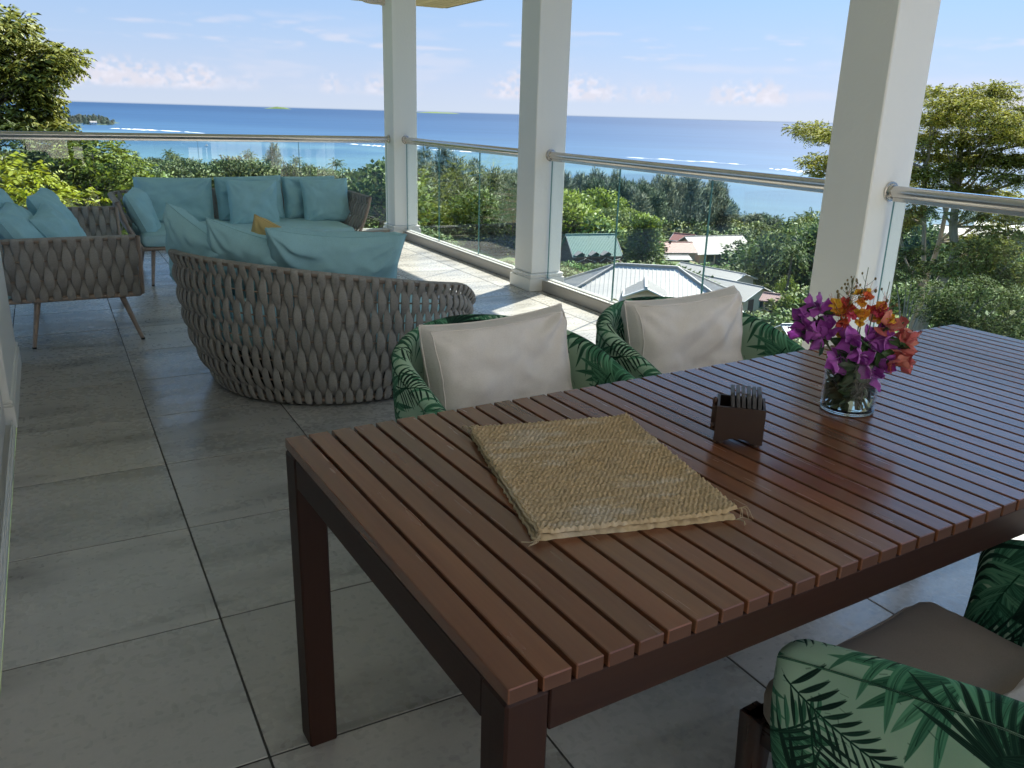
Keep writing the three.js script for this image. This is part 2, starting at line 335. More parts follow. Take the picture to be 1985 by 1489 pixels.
// roof over the terrace: white ceiling inside, a boarded soffit on the overhang, fascia and gutter pipe
{
  const EX = 5.06, EZ = -11.29, Y = 2.73;
  const roof = thing('terrace_roof', 'flat roof eave with boarded timber soffit above the furthest pillar', 'roof', [0, 0, 0]);
  part(roof, 'ceiling', grainUV(merge([at(new THREE.BoxGeometry(6.29, 0.06, 9.83), 0.545, Y + 0.05, -4.385)])), mCeiling);
  part(roof, 'roof_slab', grainUV(merge([at(new THREE.BoxGeometry(EX + 2.6 - 0.06, 0.12, 11.78), (EX - 2.6) / 2, Y + 0.15, -5.385), at(new THREE.BoxGeometry(2.1, 0.2, 7.6), -3.64, Y + 0.1, -1.2)])), mCeiling);
  part(roof, 'fascia', grainUV(merge([at(cbox(0.03, 0.2, 11.82, 0.003), EX - 0.015, Y + 0.106, -5.38), at(cbox(7.63, 0.2, 0.03, 0.003), 1.23, Y + 0.106, EZ + 0.015), at(cbox(0.03, 0.2, 6.2, 0.003), -2.585, Y + 0.106, EZ + 3.13)])), std({ color: srgb(150, 132, 112), roughness: 0.6 }));
  const mSof = [[0.68, 0.50, 0.38], [0.62, 0.455, 0.345], [0.72, 0.54, 0.42]].map((c) => std({ color: new THREE.Color(...c), roughness: 0.6, bumpMap: woodBump, bumpScale: 0.0003 }));
  const rr = rng(8), gB = [0, 1].map((k) => grainUV(cbox(0.094, 0.018, 1.93, 0.004), 2, k * 0.3)), gR = grainUV(cbox(0.094, 0.018, 11.8, 0.004), 2);
  for (let x = -2.5; x < 3.68; x += 0.1) part(roof, 'soffit_board', gB[Math.floor(rr() * 2)], mSof[Math.floor(rr() * 3)], [x, Y + 0.009, -10.295]);
  for (let x = 3.75; x < EX - 0.06; x += 0.1) part(roof, 'soffit_board', gR, mSof[Math.floor(rr() * 3)], [x, Y + 0.009, -5.385]);
  const pipe = thing('drain_pipe', 'short pale drain pipe elbow below the eave beside the furthest pillar', 'pipe', [0, 0, 0]);
  const mPipe = std({ color: srgb(205, 190, 178), roughness: 0.45 });
  part(pipe, 'elbow', tube([[PX0 + 0.01, 2.515, -9.27], [3.25, 2.515, -9.27], [3.19, 2.53, -9.27], [3.165, 2.59, -9.27], [3.165, 2.74, -9.27]], 0.042, 16, 40), mPipe);
  part(pipe, 'collar', at(new THREE.CylinderGeometry(0.05, 0.05, 0.03, 24).rotateZ(Math.PI / 2), PX0 - 0.014, 2.515, -9.27), mPipe);
}
// the house side: a wall end with a skirting, a sliding door track, walls out of sight
{
  const w = thing('wall_end', 'white wall end with skirting at the left edge, beside the sliding door', 'wall', [-0.45, 0, -4.625]);
  part(w, 'wall_body', grainUV(at(cbox(0.36, 2.66, 1.06, 0.004), 0, 1.43, 0)), mPlaster);
  part(w, 'skirting', grainUV(merge([at(cbox(0.386, 0.1, 1.086, 0.003), 0, 0.05, 0), at(cbox(0.376, 0.012, 1.076, 0.004), 0, 0.106, 0), at(cbox(0.38, 0.018, 1.08, 0.005), 0, 0.121, 0)])), mTrim);
  const d = thing('sliding_door', 'white framed glass sliding door at the lower left edge', 'door', [-0.30, 0, -0.74]);
  const L = 6.62;
  part(d, 'sill_track', grainUV(merge([at(cbox(0.075, 0.03, L, 0.002), 0, 0.015, 0), at(cbox(0.006, 0.022, L, 0.001), 0.027, 0.041, 0), at(cbox(0.006, 0.022, L, 0.001), -0.01, 0.041, 0)]), 2), mAlu);
  for (let k = 0; k < 3; k++) {
    const z = -L / 2 + 0.02 + (k + 0.5) * 2.19;
    part(d, 'door_frame', grainUV(merge([at(cbox(0.036, 0.09, 2.17, 0.003), -0.012, 0.099, z), at(cbox(0.036, 0.07, 2.17, 0.003), -0.012, 2.46, z), at(cbox(0.0362, 2.28, 0.07, 0.003), -0.012, 1.285, z - 1.05), at(cbox(0.0362, 2.28, 0.07, 0.003), -0.012, 1.285, z + 1.05)])), mAlu);
    part(d, 'glass_pane', new THREE.BoxGeometry(0.008, 2.28, 2.03), mGlass, [-0.012, 1.285, z]);
  }
  part(d, 'head', grainUV(at(cbox(0.09, 0.24, L, 0.003), -0.01, 2.62, 0)), mTrim);
  part(thing('added_curtain', 'pale drape added behind the sliding door to bounce light', 'added_curtain', [-0.62, 0, -0.74]), 'cloth', gridGeo(260, 4, (u, v) => [0.045 * Math.sin(u * 190) + 0.015 * Math.sin(u * 77), lerp(0.03, 2.5, v), (u - 0.5) * 6.5], (u, v) => [u * 9, v * 2.5]), cloth(new THREE.Color(0.74, 0.71, 0.64)));  // added pale cloth, returns light to the left side
  const hw = thing('house_wall', 'white end wall of the house behind the wall end', 'wall', [-2.5, 0, -5.06]);
  part(hw, 'wall_body', at(new THREE.BoxGeometry(3.7, 2.72, 0.22), 0, 1.36, 0), mPlaster);
  const room = thing('living_room', 'room behind the sliding door', 'room', [-2.4, 0, -1.2]);
  part(room, 'room_floor', at(new THREE.BoxGeometry(4.0, 0.2, 7.4), 0.02, -0.11, 0), mTiles[1]);
  part(room, 'room_wall', merge([at(new THREE.BoxGeometry(0.2, 2.72, 7.4), -2.06, 1.36, 0), at(new THREE.BoxGeometry(4.0, 2.72, 0.2), 0.02, 1.36, 3.8)]), mPlaster);
}

// ================================================================ woven furniture
// S(s, v) -> {p, n, t}: surface point at length s and height share v, its outward normal and the direction along s
function strapMesh(S, s, parity, segs, pitch, amp, thick, wide = 1.5) {
  const steps = segs * 7, ring = 10, pos = [], uv = [], idx = [];
  const A = S(s, 0), B = S(s, 1), hgt = A.p.distanceTo(B.p);
  const path = [];
  const put = (v, off, w, th = thick) => path.push({ v, off, w, th });
  const ph0 = parity ? -1 : 1, phT = Math.cos(segs * Math.PI) * ph0, r0 = 0.0185;   // the ends turn round the rails, from outside or from inside
  for (const [da, wd] of [[2.6, 0.8], [1.9, 0.95], [1.2, 1.05], [0.6, 1.15]]) put((-Math.sin(da) * r0) / hgt, Math.cos(da) * r0 * ph0, wd);
  for (let i = 0; i <= steps; i++) {
    const v = i / steps, ph = Math.cos(v * segs * Math.PI) * ph0, e = sstep(0, 0.35, Math.min(v, 1 - v) * segs);
    put(v, lerp(r0, amp, e) * Math.sign(ph) * Math.abs(ph) ** 0.8, lerp(1.3, 0.98 + (wide - 0.98) * Math.max(0, ph) ** 0.8 + 0.30 * Math.max(0, -ph), e));
  }
  for (const [da, wd] of [[0.6, 1.3], [1.2, 1.28], [1.9, 1.2], [2.6, 1.05]]) put(1 + (Math.sin(da) * r0) / hgt, Math.cos(da) * r0 * phT, wd);
  const jig = hash2(Math.round(s * 1000), 3, 9) - 0.5;
  path.forEach(({ v, off, w, th }, i) => {
    const q = S(s + jig * 0.004, v), lean = 0.10 * Math.sin(v * segs * Math.PI + 1);
    const hw = (pitch * w) / 2, ctr = q.p.clone().addScaledVector(q.n, off);
    const ax = q.t.clone().addScaledVector(q.n, lean * (parity ? 1 : -1)).normalize();
    for (let k = 0; k < ring; k++) {
      const a = (k / ring) * Math.PI * 2, cx = Math.sign(Math.cos(a)) * Math.abs(Math.cos(a)) ** 0.8 * hw, cn = Math.sin(a) * th;
      pos.push(ctr.x + ax.x * cx + q.n.x * cn, ctr.y + ax.y * cx + q.n.y * cn, ctr.z + ax.z * cx + q.n.z * cn);
      uv.push((k / ring) * pitch * 2 + s * 3.7, v * hgt + s * 1.3);
    }
    if (i) for (let k = 0; k < ring; k++) { const a = (i - 1) * ring + k, b = (i - 1) * ring + ((k + 1) % ring), c = a + ring, d = b + ring; idx.push(a, b, d, a, d, c); }
  });
  const g = new THREE.BufferGeometry();
  g.setAttribute('position', new THREE.Float32BufferAttribute(pos, 3)); g.setAttribute('uv', new THREE.Float32BufferAttribute(uv, 2)); g.setIndex(idx); g.computeVertexNormals();
  // outward winding check against the normal of the surface
  const q = S(s, 0.5), n = g.attributes.normal, m = Math.floor(path.length / 2) * ring + Math.round(ring / 4);
  if (n.getX(m) * q.n.x + n.getY(m) * q.n.y + n.getZ(m) * q.n.z < 0) { const I = g.index.array; for (let k = 0; k < I.length; k += 3) { const t = I[k + 1]; I[k + 1] = I[k + 2]; I[k + 2] = t; } g.computeVertexNormals(); }
  return g;
}
function weave(o, S, s0, s1, pitch, segs, amp, thick, closed, topR = 0.011, rodR = 0.0042, wide = 1.5) {
  const n = Math.round((s1 - s0) / pitch / 2) * 2, r = rng(77);
  for (let k = 0; k < n; k++) part(o, 'strap', strapMesh(S, s0 + ((k + 0.5) / n) * (s1 - s0), k % 2, segs, (s1 - s0) / n, amp, thick, wide), mStraps[Math.floor(r() * 3)]);
  const line = (v, rad, name, off = 0) => { const pts = []; for (let i = 0; i <= 90; i++) { const q = S(lerp(s0, s1, i / 90), v); pts.push(q.p.clone().addScaledVector(q.n, off).toArray()); } if (closed) pts.pop(); part(o, name, tube(pts, rad, 8, 180, closed), mBeigeMetal); };
  line(1, topR, 'top_rail', 0); line(0, topR, 'base_rail', 0);
  for (let j = 1; j < segs; j++) line(j / segs, rodR, 'weave_rod');
}

// ---- cushions
function pillowGeo(w, h, t, seed, o = {}) {
  const n = o.n ?? 40, pin = o.pin ?? 0.055, puff = o.puff ?? 4, fold = o.fold ?? 1, pos = [], uv = [], idx = [], r = rng(seed), sag = o.sag ?? 0;
  const folds = []; for (let k = 0; k < 9; k++) folds.push([(r() - 0.5) * 2, (r() - 0.5) * 2, r() * 6.28, 2 + r() * 5]);
  const corners = [[-1, -1], [1, -1], [1, 1], [-1, 1]].map(([x, y]) => [x, y, r() * 6.28, 5 + r() * 4, 0.5 + r()]);
  for (const s of [1, -1]) for (let j = 0; j <= n; j++) for (let i = 0; i <= n; i++) {
    const k = (q) => Math.sin((q / n - 0.5) * Math.PI) * 0.25 + (q / n * 2 - 1) * 0.75, a = k(i), b = k(j);
    const ea = 1 - Math.abs(a) ** puff, eb = 1 - Math.abs(b) ** puff, e = Math.max(0, ea * eb);
    let x = a * (w / 2) * (1 - pin * (1 - b * b)), y = b * (h / 2) * (1 - pin * (1 - a * a)), z = (t / 2) * e ** 0.5;
    const edge = Math.sqrt(Math.max(0, e));
    let wr = (fbm(a * 2.2 + seed * 3.1 + s, b * 2.2 + seed, 3, 1 << 20, 1 << 20, seed) - 0.5) * 0.30 * t;
    for (const [cx, cy, ph, f, am] of corners) { const dx = a - cx, dy = b - cy, d = Math.hypot(dx, dy), an = Math.atan2(dy * cy, dx * cx); wr += fold * am * 0.055 * t * Math.sin(an * f * 1.8 + ph * s) * Math.exp(-((d / 0.75) ** 2)) * sstep(0, 0.25, d); }
    for (const [cx, cy, ph, f] of folds) { const u = (a - cx) * Math.cos(ph) + (b - cy) * Math.sin(ph), v = -(a - cx) * Math.sin(ph) + (b - cy) * Math.cos(ph); wr += fold * 0.05 * t * Math.exp(-((u * f * 1.4) ** 2) - ((v * 1.6) ** 2)) * (f > 4.5 ? -1 : 1); }
    wr += fold * 0.022 * t * Math.sin((a * 9 + fbm(a * 3, b * 3, 2, 1 << 20, 1 << 20, seed + 7) * 6 + seed)) * sstep(0.55, 0.95, Math.abs(b));
    z = (z + wr * edge) * s;
    y -= sag * h * (1 - a * a) * sstep(-0.2, 1, b) * 0.5;
    x += (fbm(b * 2 + seed, s * 0 + 3, 2, 1 << 20, 1 << 20, seed + 3) - 0.5) * 0.02 * w * Math.abs(a);
    pos.push(x, y, z); uv.push(x + seed * 0.37, y + s * 0.21);
  }
  const N = (n + 1) * (n + 1);
  for (const s of [0, 1]) for (let j = 0; j < n; j++) for (let i = 0; i < n; i++) { const a = s * N + j * (n + 1) + i, b = a + 1, c = a + n + 1, d = c + 1; s ? idx.push(a, d, b, a, c, d) : idx.push(a, b, d, a, d, c); }
  const g = new THREE.BufferGeometry();
  g.setAttribute('position', new THREE.Float32BufferAttribute(pos, 3)); g.setAttribute('uv', new THREE.Float32BufferAttribute(uv, 2)); g.setIndex(idx); g.computeVertexNormals();
  const seam = []; const P = (i, j) => pos.slice((j * (n + 1) + i) * 3, (j * (n + 1) + i) * 3 + 3);
  for (let i = 0; i < n; i += 2) seam.push(P(i, 0)); for (let j = 0; j < n; j += 2) seam.push(P(n, j)); for (let i = n; i > 0; i -= 2) seam.push(P(i, n)); for (let j = n; j > 0; j -= 2) seam.push(P(0, j));
  if (!o.inset) return [g, tube(seam, o.pipe ?? 0.0030, 6, seam.length * 3, true)];
  const nn = g.attributes.normal, row = [], Q = (i, j) => { const k = j * (n + 1) + i, q = P(i, j); return [q[0] + nn.getX(k) * 0.0006, q[1] + nn.getY(k) * 0.0006, q[2] + nn.getZ(k) * 0.0006]; }, J = n - o.inset;
  for (let j = o.inset; j <= J; j += 2) row.push(Q(o.inset, j)); for (let i = o.inset + 1; i < J; i += 2) row.push(Q(i, J)); for (let j = J; j >= o.inset; j -= 2) row.push(Q(J, j));
  return [g, merge([tube(seam, o.pipe ?? 0.0030, 6, seam.length * 3, true), tube(row, 0.0022, 6, row.length * 3)])];
}
// a stuffed block with rounded edges, upholstered: y up
function blockCushion(w, h, d, r, seed, puffTop = 0.02, wr = 0.004) {
  const nx = Math.max(10, Math.round(w / 0.03)), ny = 10, nz = Math.max(10, Math.round(d / 0.03));
  let g = new THREE.BoxGeometry(w, h, d, nx, ny, nz); g.deleteAttribute('uv'); g.deleteAttribute('normal'); g = mergeVertices(g, 1e-5);
  const p = g.attributes.position, uv = [];
  for (let i = 0; i < p.count; i++) {
    let x = p.getX(i), y = p.getY(i), z = p.getZ(i);
    const cx = clamp(x, -w / 2 + r, w / 2 - r), cy = clamp(y, -h / 2 + r, h / 2 - r), cz = clamp(z, -d / 2 + r, d / 2 - r), dx = x - cx, dy = y - cy, dz = z - cz, L = Math.hypot(dx, dy, dz) || 1;
    if (dx || dy || dz) { x = cx + dx / L * r; y = cy + dy / L * r; z = cz + dz / L * r; }
    const a = (2 * x) / w, b = (2 * z) / d, top = y > 0 ? 1 : 0.3;
    y += Math.sign(y) * top * puffTop * Math.max(0, (1 - a ** 4) * (1 - b ** 4));
    const nn = (noise3(x * 9, y * 9, z * 9, seed) - 0.5) * 2 * wr + (noise3(x * 26, y * 26, z * 26, seed + 2) - 0.5) * wr;
    x += (dx / L) * nn; y += (dy / L || 0.2) * nn; z += (dz / L) * nn;
    p.setXYZ(i, x, y, z); uv.push(x + y + seed * 0.31, z + y * 0.5);
  }
  g.setAttribute('uv', new THREE.Float32BufferAttribute(uv, 2)); g.computeVertexNormals();
  const e = (yy) => { const pts = [], W = w / 2 - r * 0.28, D = d / 2 - r * 0.28, k = r * 1.1; for (const [sx, sz] of [[-1, -1], [1, -1], [1, 1], [-1, 1]]) { const fx = sx * sz > 0; pts.push(fx ? [sx * W, yy, sz * (D - k)] : [sx * (W - k), yy, sz * D]); pts.push(fx ? [sx * (W - k), yy, sz * D] : [sx * W, yy, sz * (D - k)]); } return pts; };
  const seam = [];
  for (const sy of [1, -1]) { const c = e(sy * (h / 2 - r * 0.28)), q = []; for (let i = 0; i < c.length; i++) { const a = c[i], b = c[(i + 1) % c.length], L = Math.hypot(b[0] - a[0], b[2] - a[2]), m = Math.max(1, Math.round(L / 0.12)); for (let k = 0; k < m; k++) q.push([lerp(a[0], b[0], k / m), a[1], lerp(a[2], b[2], k / m)]); } seam.push(tube(q, 0.003, 6, q.length * 3, true)); }
  return [g, merge(seam)];
}
const rotated = (o, x = 0, y = 0, z = 0) => { o.rotation.order = 'YXZ'; o.rotation.set(x, y, z); return o; };
function pillow(label, cat, mat, w, h, t, seed, pos, [rx, ry, rz], opts, group, name = 'scatter_cushion') {
  const o = thing(name, label, cat, pos, 0, group); rotated(o, rx, ry, rz);
  const [g, s] = pillowGeo(w, h, t, seed, opts);
  part(o, 'cover', g, mat); part(o, 'seam_piping', s, mat);
  return o;
}

// ---- the round daybed
{
  const C = [1.29, -4.40], R = (y) => 0.605 + 0.185 * (1 - Math.exp(-y / 0.24)) / (1 - Math.exp(-0.75 / 0.24));
  const rim = (th) => { let d = th - 150 * D2R; d = Math.atan2(Math.sin(d), Math.cos(d)); const f = sstep(96 * D2R, 142 * D2R, Math.abs(d)); return lerp(0.575 + 0.135 * Math.cos(d), 0.36, f); };
  const o = thing('daybed', 'large round daybed woven from grey straps, seen from behind', 'daybed', [C[0], 0, C[1]]);
  const S = (s, v) => {
    const th = s / 0.72, y = lerp(0.035, rim(th), v), f = (yy, t) => new THREE.Vector3(R(Math.max(0, yy)) * Math.cos(t), yy, R(Math.max(0, yy)) * Math.sin(t));
    const p = f(y, th), dv = f(y + 0.01, th).sub(f(y - 0.01, th)), ds = f(lerp(0.035, rim(th + 0.01), v), th + 0.01).sub(f(lerp(0.035, rim(th - 0.01), v), th - 0.01)).normalize();
    const n = new THREE.Vector3().crossVectors(dv, ds).normalize(); if (n.x * p.x + n.z * p.z < 0) n.negate();
    return { p, n, t: ds };
  };
  weave(o, S, 0, 0.72 * Math.PI * 2, 0.0272, 6, 0.0155, 0.0062, true, 0.0115, 0.0042, 1.60);
  part(o, 'base_plate', new THREE.CylinderGeometry(0.6, 0.585, 0.02, 72).translate(0, 0.022, 0), std({ color: new THREE.Color(0.03, 0.03, 0.03), roughness: 0.7 }));
  part(o, 'seat_base', grainUV(new THREE.LatheGeometry([[0, 0.05], [0.55, 0.05], [0.60, 0.10], [0.655, 0.17], [0.675, 0.225], [0.6, 0.235], [0, 0.235]].map(([x, y]) => new THREE.Vector2(x, y)), 64), 2), std({ color: new THREE.Color(0.045, 0.042, 0.04), roughness: 0.9 }));  // near-black drum painted as the inner shade seen through the strap gaps
  part(o, 'seat_cushion', grainUV(new THREE.LatheGeometry([[0, 0.237], [0.62, 0.237], [0.665, 0.26], [0.675, 0.29], [0.66, 0.32], [0.60, 0.338], [0.4, 0.345], [0, 0.345]].map(([x, y]) => new THREE.Vector2(x, y)), 64), 2), mBlueSeat);
  const c = (l, mat, w, h, t, seed, pos, rot, opts) => pillow(l, 'cushion', mat, w, h, t, seed, [C[0] + pos[0], pos[1], C[1] + pos[2]], rot, opts, undefined);
  c('pale blue cushion standing on its corner at the left end of the round daybed', mBlue, 0.46, 0.48, 0.17, 11, [-0.66, 0.625, -0.06], [-0.30, 2.0, 0.45], { fold: 1.6, inset: 3 });
  c('crumpled blue cushion, middle one of three on the round daybed', mBlue, 0.50, 0.42, 0.17, 12, [-0.44, 0.635, 0.20], [-0.40, 2.42, 0.26], { fold: 1.5, sag: 0.05, inset: 3 });
  c('long slumped blue cushion at the right side of the round daybed', mBlue, 0.66, 0.46, 0.22, 13, [-0.09, 0.65, 0.37], [-0.60, 2.86, 0.06], { fold: 1.9, sag: 0.10, inset: 3 });
  c('small yellow cushion peeping out between blue ones on the daybed', mYellow, 0.38, 0.36, 0.13, 14, [-0.27, 0.635, 0.0], [-0.25, 2.45, 0.42], { fold: 1.2 });
}

// ---- straight-sided sofas: a U of woven arms and back
function sofa(name, label, pos, turn, W, D, straps, seatMat, H = 0.655, extra = {}) {
  const o = thing(name, label, 'sofa', pos, turn);
  const y0 = 0.30, r = 0.20, lean = extra.lean ?? 0.11, arm = D - r, back = W - 2 * r, q = (Math.PI / 2) * r, total = 2 * arm + 2 * q + back;
  const plan = (s) => {                                             // local: front is +z, back at -z
    if (s < arm) return [-W / 2, D / 2 - s, -1, 0, 0, -1];
    s -= arm; if (s < q) { const a = s / r; return [-W / 2 + r - r * Math.cos(a), -D / 2 + r - r * Math.sin(a), -Math.cos(a), -Math.sin(a), Math.sin(a), -Math.cos(a)]; }
    s -= q; if (s < back) return [-W / 2 + r + s, -D / 2, 0, -1, 1, 0];
    s -= back; if (s < q) { const a = s / r; return [W / 2 - r + r * Math.sin(a), -D / 2 + r - r * Math.cos(a), Math.sin(a), -Math.cos(a), Math.cos(a), Math.sin(a)]; }
    s -= q; return [W / 2, -D / 2 + r + s, 1, 0, 0, 1];
  };
  const S = (s, v) => { const [x, z, nx, nz, tx, tz] = plan(clamp(s, 0, total)), b = lean * v * (1.25 - 0.25 * v) - 0.035 * (1 - v) ** 3; return { p: new THREE.Vector3(x + nx * b, lerp(y0, H, v), z + nz * b), n: new THREE.Vector3(nx, -lean / (H - y0) * 0.5, nz).normalize(), t: new THREE.Vector3(tx, 0, tz) }; };
  weave(o, S, 0.03, total - 0.03, 0.0350, 3, 0.0160, 0.0064, false, 0.0115, 0.0052, 1.56);
  for (const s of [0.012, total - 0.012]) { const pts = [0, 0.33, 0.66, 1, 1.03].map((v) => S(s, v).p.toArray()); part(o, 'arm_post', tube(pts, 0.0135, 10, 24), mBeigeMetal); }
  const fx = W / 2 - 0.03, fz = D / 2 - 0.03, ring = [[-fx, 0.298, fz], [-fx, 0.298, -fz], [fx, 0.298, -fz], [fx, 0.298, fz]];
  part(o, 'seat_frame', merge(ring.map((a, i) => rod(a, ring[(i + 1) % 4], 0.016, 0.016, 10)).concat(at(cbox(W - 0.1, 0.012, D - 0.1, 0.002), 0, 0.300, 0))), mBeigeMetal);
  for (const sx of [-1, 1]) for (const sz of [-1, 1]) {
    const bk = sz < 0 ? extra.back ?? 0 : 0, top = [sx * (W / 2 - 0.12), 0.295, sz * (D / 2 - 0.13 - bk)], foot = [sx * (W / 2 - 0.08 + (extra.splay ?? 0)), 0.006, sz * (D / 2 - 0.035 - bk * 1.25)];
    const l = part(o, 'leg', rod(foot, top, 0.0115, 0.0185, 16), mBeigeMetal);
    part(l, 'foot_pad', new THREE.CylinderGeometry(0.012, 0.012, 0.012, 14).translate(foot[0], 0.006, foot[2]), mBlackRubber);
  }
  const [g, s] = blockCushion(W - 0.06, 0.105, D - 0.05, 0.042, 31 + straps, 0.012, 0.005);
  const sc = part(o, 'seat_cushion', g, seatMat, [0, 0.36, 0.02]); part(sc, 'seam_piping', s, seatMat);
  return o;
}
{
  // the long sofa before the back railing
  const X = 1.455, Z = -7.60;
  sofa('sofa', 'long three seat sofa with grey woven arms at the back railing', [X, 0, Z], 0, 1.80, 0.96, 1, mBlueSeat);
  const back = (l, x, w, h, seed, rx = -0.20, rz = 0, z = -7.86, t = 0.17) => pillow(l, 'cushion', mBlue, w, h, t, seed, [x, 0.41 + h / 2 - 0.012, z], [rx, 0, rz], { fold: 1.0, puff: 9, pin: 0.02 }, undefined, 'back_cushion');
  back('wide plain blue back cushion at the left of the long sofa', 0.945, 0.635, 0.395, 21, -0.2, -0.02);
  back('blue back cushion in the middle of the long sofa, behind a square pillow', 1.585, 0.585, 0.40, 22, -0.2, 0.02);
  back('blue back cushion at the right of the long sofa, half hidden by a square pillow', 2.13, 0.50, 0.395, 23, -0.2, 0.01);
  pillow('square blue pillow in the middle of the long sofa', 'pillow', mBlue, 0.44, 0.41, 0.15, 24, [1.555, 0.585, -7.60], [-0.24, 0.05, -0.02], { fold: 0.9 });
  pillow('square blue pillow at the right end of the long sofa', 'pillow', mBlue, 0.43, 0.40, 0.15, 25, [2.215, 0.59, -7.64], [-0.24, -0.10, 0.02], { fold: 0.9 });
  pillow('blue pillow leaning on the left arm of the long sofa', 'pillow', mBlue, 0.42, 0.40, 0.15, 26, [0.635, 0.545, -7.42], [-0.42, 1.32, 0.05], { fold: 1 });
  // the small sofa on the left, its back to the house
  sofa('loveseat', 'grey woven loveseat at the left edge, seen from its side', [0.00, 0, -6.14], Math.PI / 2, 1.50, 0.86, 2, mBlueSeat, 0.645, { lean: 0.05, back: 0.16 });
  const lc = (l, x, y, z, rx, ry, rz, seed, w = 0.5, h = 0.44, t = 0.17) => pillow(l, 'pillow', mBlue, w, h, t, seed, [x, y, z], [rx, ry, rz], { fold: 1.0 });
  lc('blue pillow on the loveseat, leaning lowest and nearest at the left edge', -0.16, 0.60, -5.72, -0.50, 1.45, 0.06, 27);
  lc('blue pillow on the loveseat, upright against its back at the left edge', -0.27, 0.65, -6.10, -0.22, 1.55, -0.05, 28, 0.5, 0.48);
  lc('blue pillow on the loveseat, slumped in front of the others', 0.03, 0.58, -5.90, -0.62, 1.35, 0.12, 29, 0.48, 0.42);
  lc('blue pillow on the loveseat, furthest one next to the far arm', 0.02, 0.615, -6.45, -0.52, 1.40, 0.03, 30, 0.52, 0.46);
}

// ================================================================ the dining table
const TABLE = { x: 1.557, z: -1.2285, turn: 2.6 * D2R, L: 2.352, W: 0.909, top: 0.74 };
{
  const o = thing('dining_table', 'long dark red hardwood dining table with a slatted top', 'table', [TABLE.x, 0, TABLE.z], TABLE.turn);
  const n = 47, pitch = TABLE.L / n, w = pitch - 0.0074, T = 0.0225, r = rng(3);
  const geos = [0, 1, 2, 3, 4, 5, 6].map((k) => grainUV(cbox(w, T, TABLE.W, 0.0015), 2, k * 0.137, k * 0.29));
  // sawn ends: end grain, also darkened to counter the bright fill on them
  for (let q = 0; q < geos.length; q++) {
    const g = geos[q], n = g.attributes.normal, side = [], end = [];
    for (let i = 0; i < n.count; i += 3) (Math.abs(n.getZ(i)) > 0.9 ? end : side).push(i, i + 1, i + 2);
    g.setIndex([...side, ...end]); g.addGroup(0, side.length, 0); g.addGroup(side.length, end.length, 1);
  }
  let last = -1;
  for (let i = 0; i < n; i++) { let m; do m = Math.floor(r() * 5); while (m === last); last = m; part(o, 'slat', geos[Math.floor(r() * 7)], [mSlats[m], mDarkEndGrain], [-TABLE.L / 2 + (i + 0.5) * pitch, TABLE.top - T / 2 + (r() - 0.5) * 0.0008, (r() - 0.5) * 0.0012]); }
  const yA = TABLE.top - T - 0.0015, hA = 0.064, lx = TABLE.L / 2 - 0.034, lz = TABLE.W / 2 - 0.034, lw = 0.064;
  for (const s of [-1, 1]) {
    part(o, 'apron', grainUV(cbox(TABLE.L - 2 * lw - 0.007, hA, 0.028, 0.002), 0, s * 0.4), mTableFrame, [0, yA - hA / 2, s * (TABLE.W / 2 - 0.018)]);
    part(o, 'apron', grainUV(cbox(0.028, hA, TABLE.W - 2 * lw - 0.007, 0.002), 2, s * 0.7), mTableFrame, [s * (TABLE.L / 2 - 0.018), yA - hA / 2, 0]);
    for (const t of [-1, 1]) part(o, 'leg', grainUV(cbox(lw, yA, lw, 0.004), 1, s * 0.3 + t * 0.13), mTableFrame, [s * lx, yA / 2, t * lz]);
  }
  for (const x of [-0.6, 0, 0.6]) part(o, 'cross_bar', grainUV(cbox(0.04, 0.03, TABLE.W - 0.07, 0.002), 2, x), mTableFrame, [x, yA - 0.015, 0]);
}

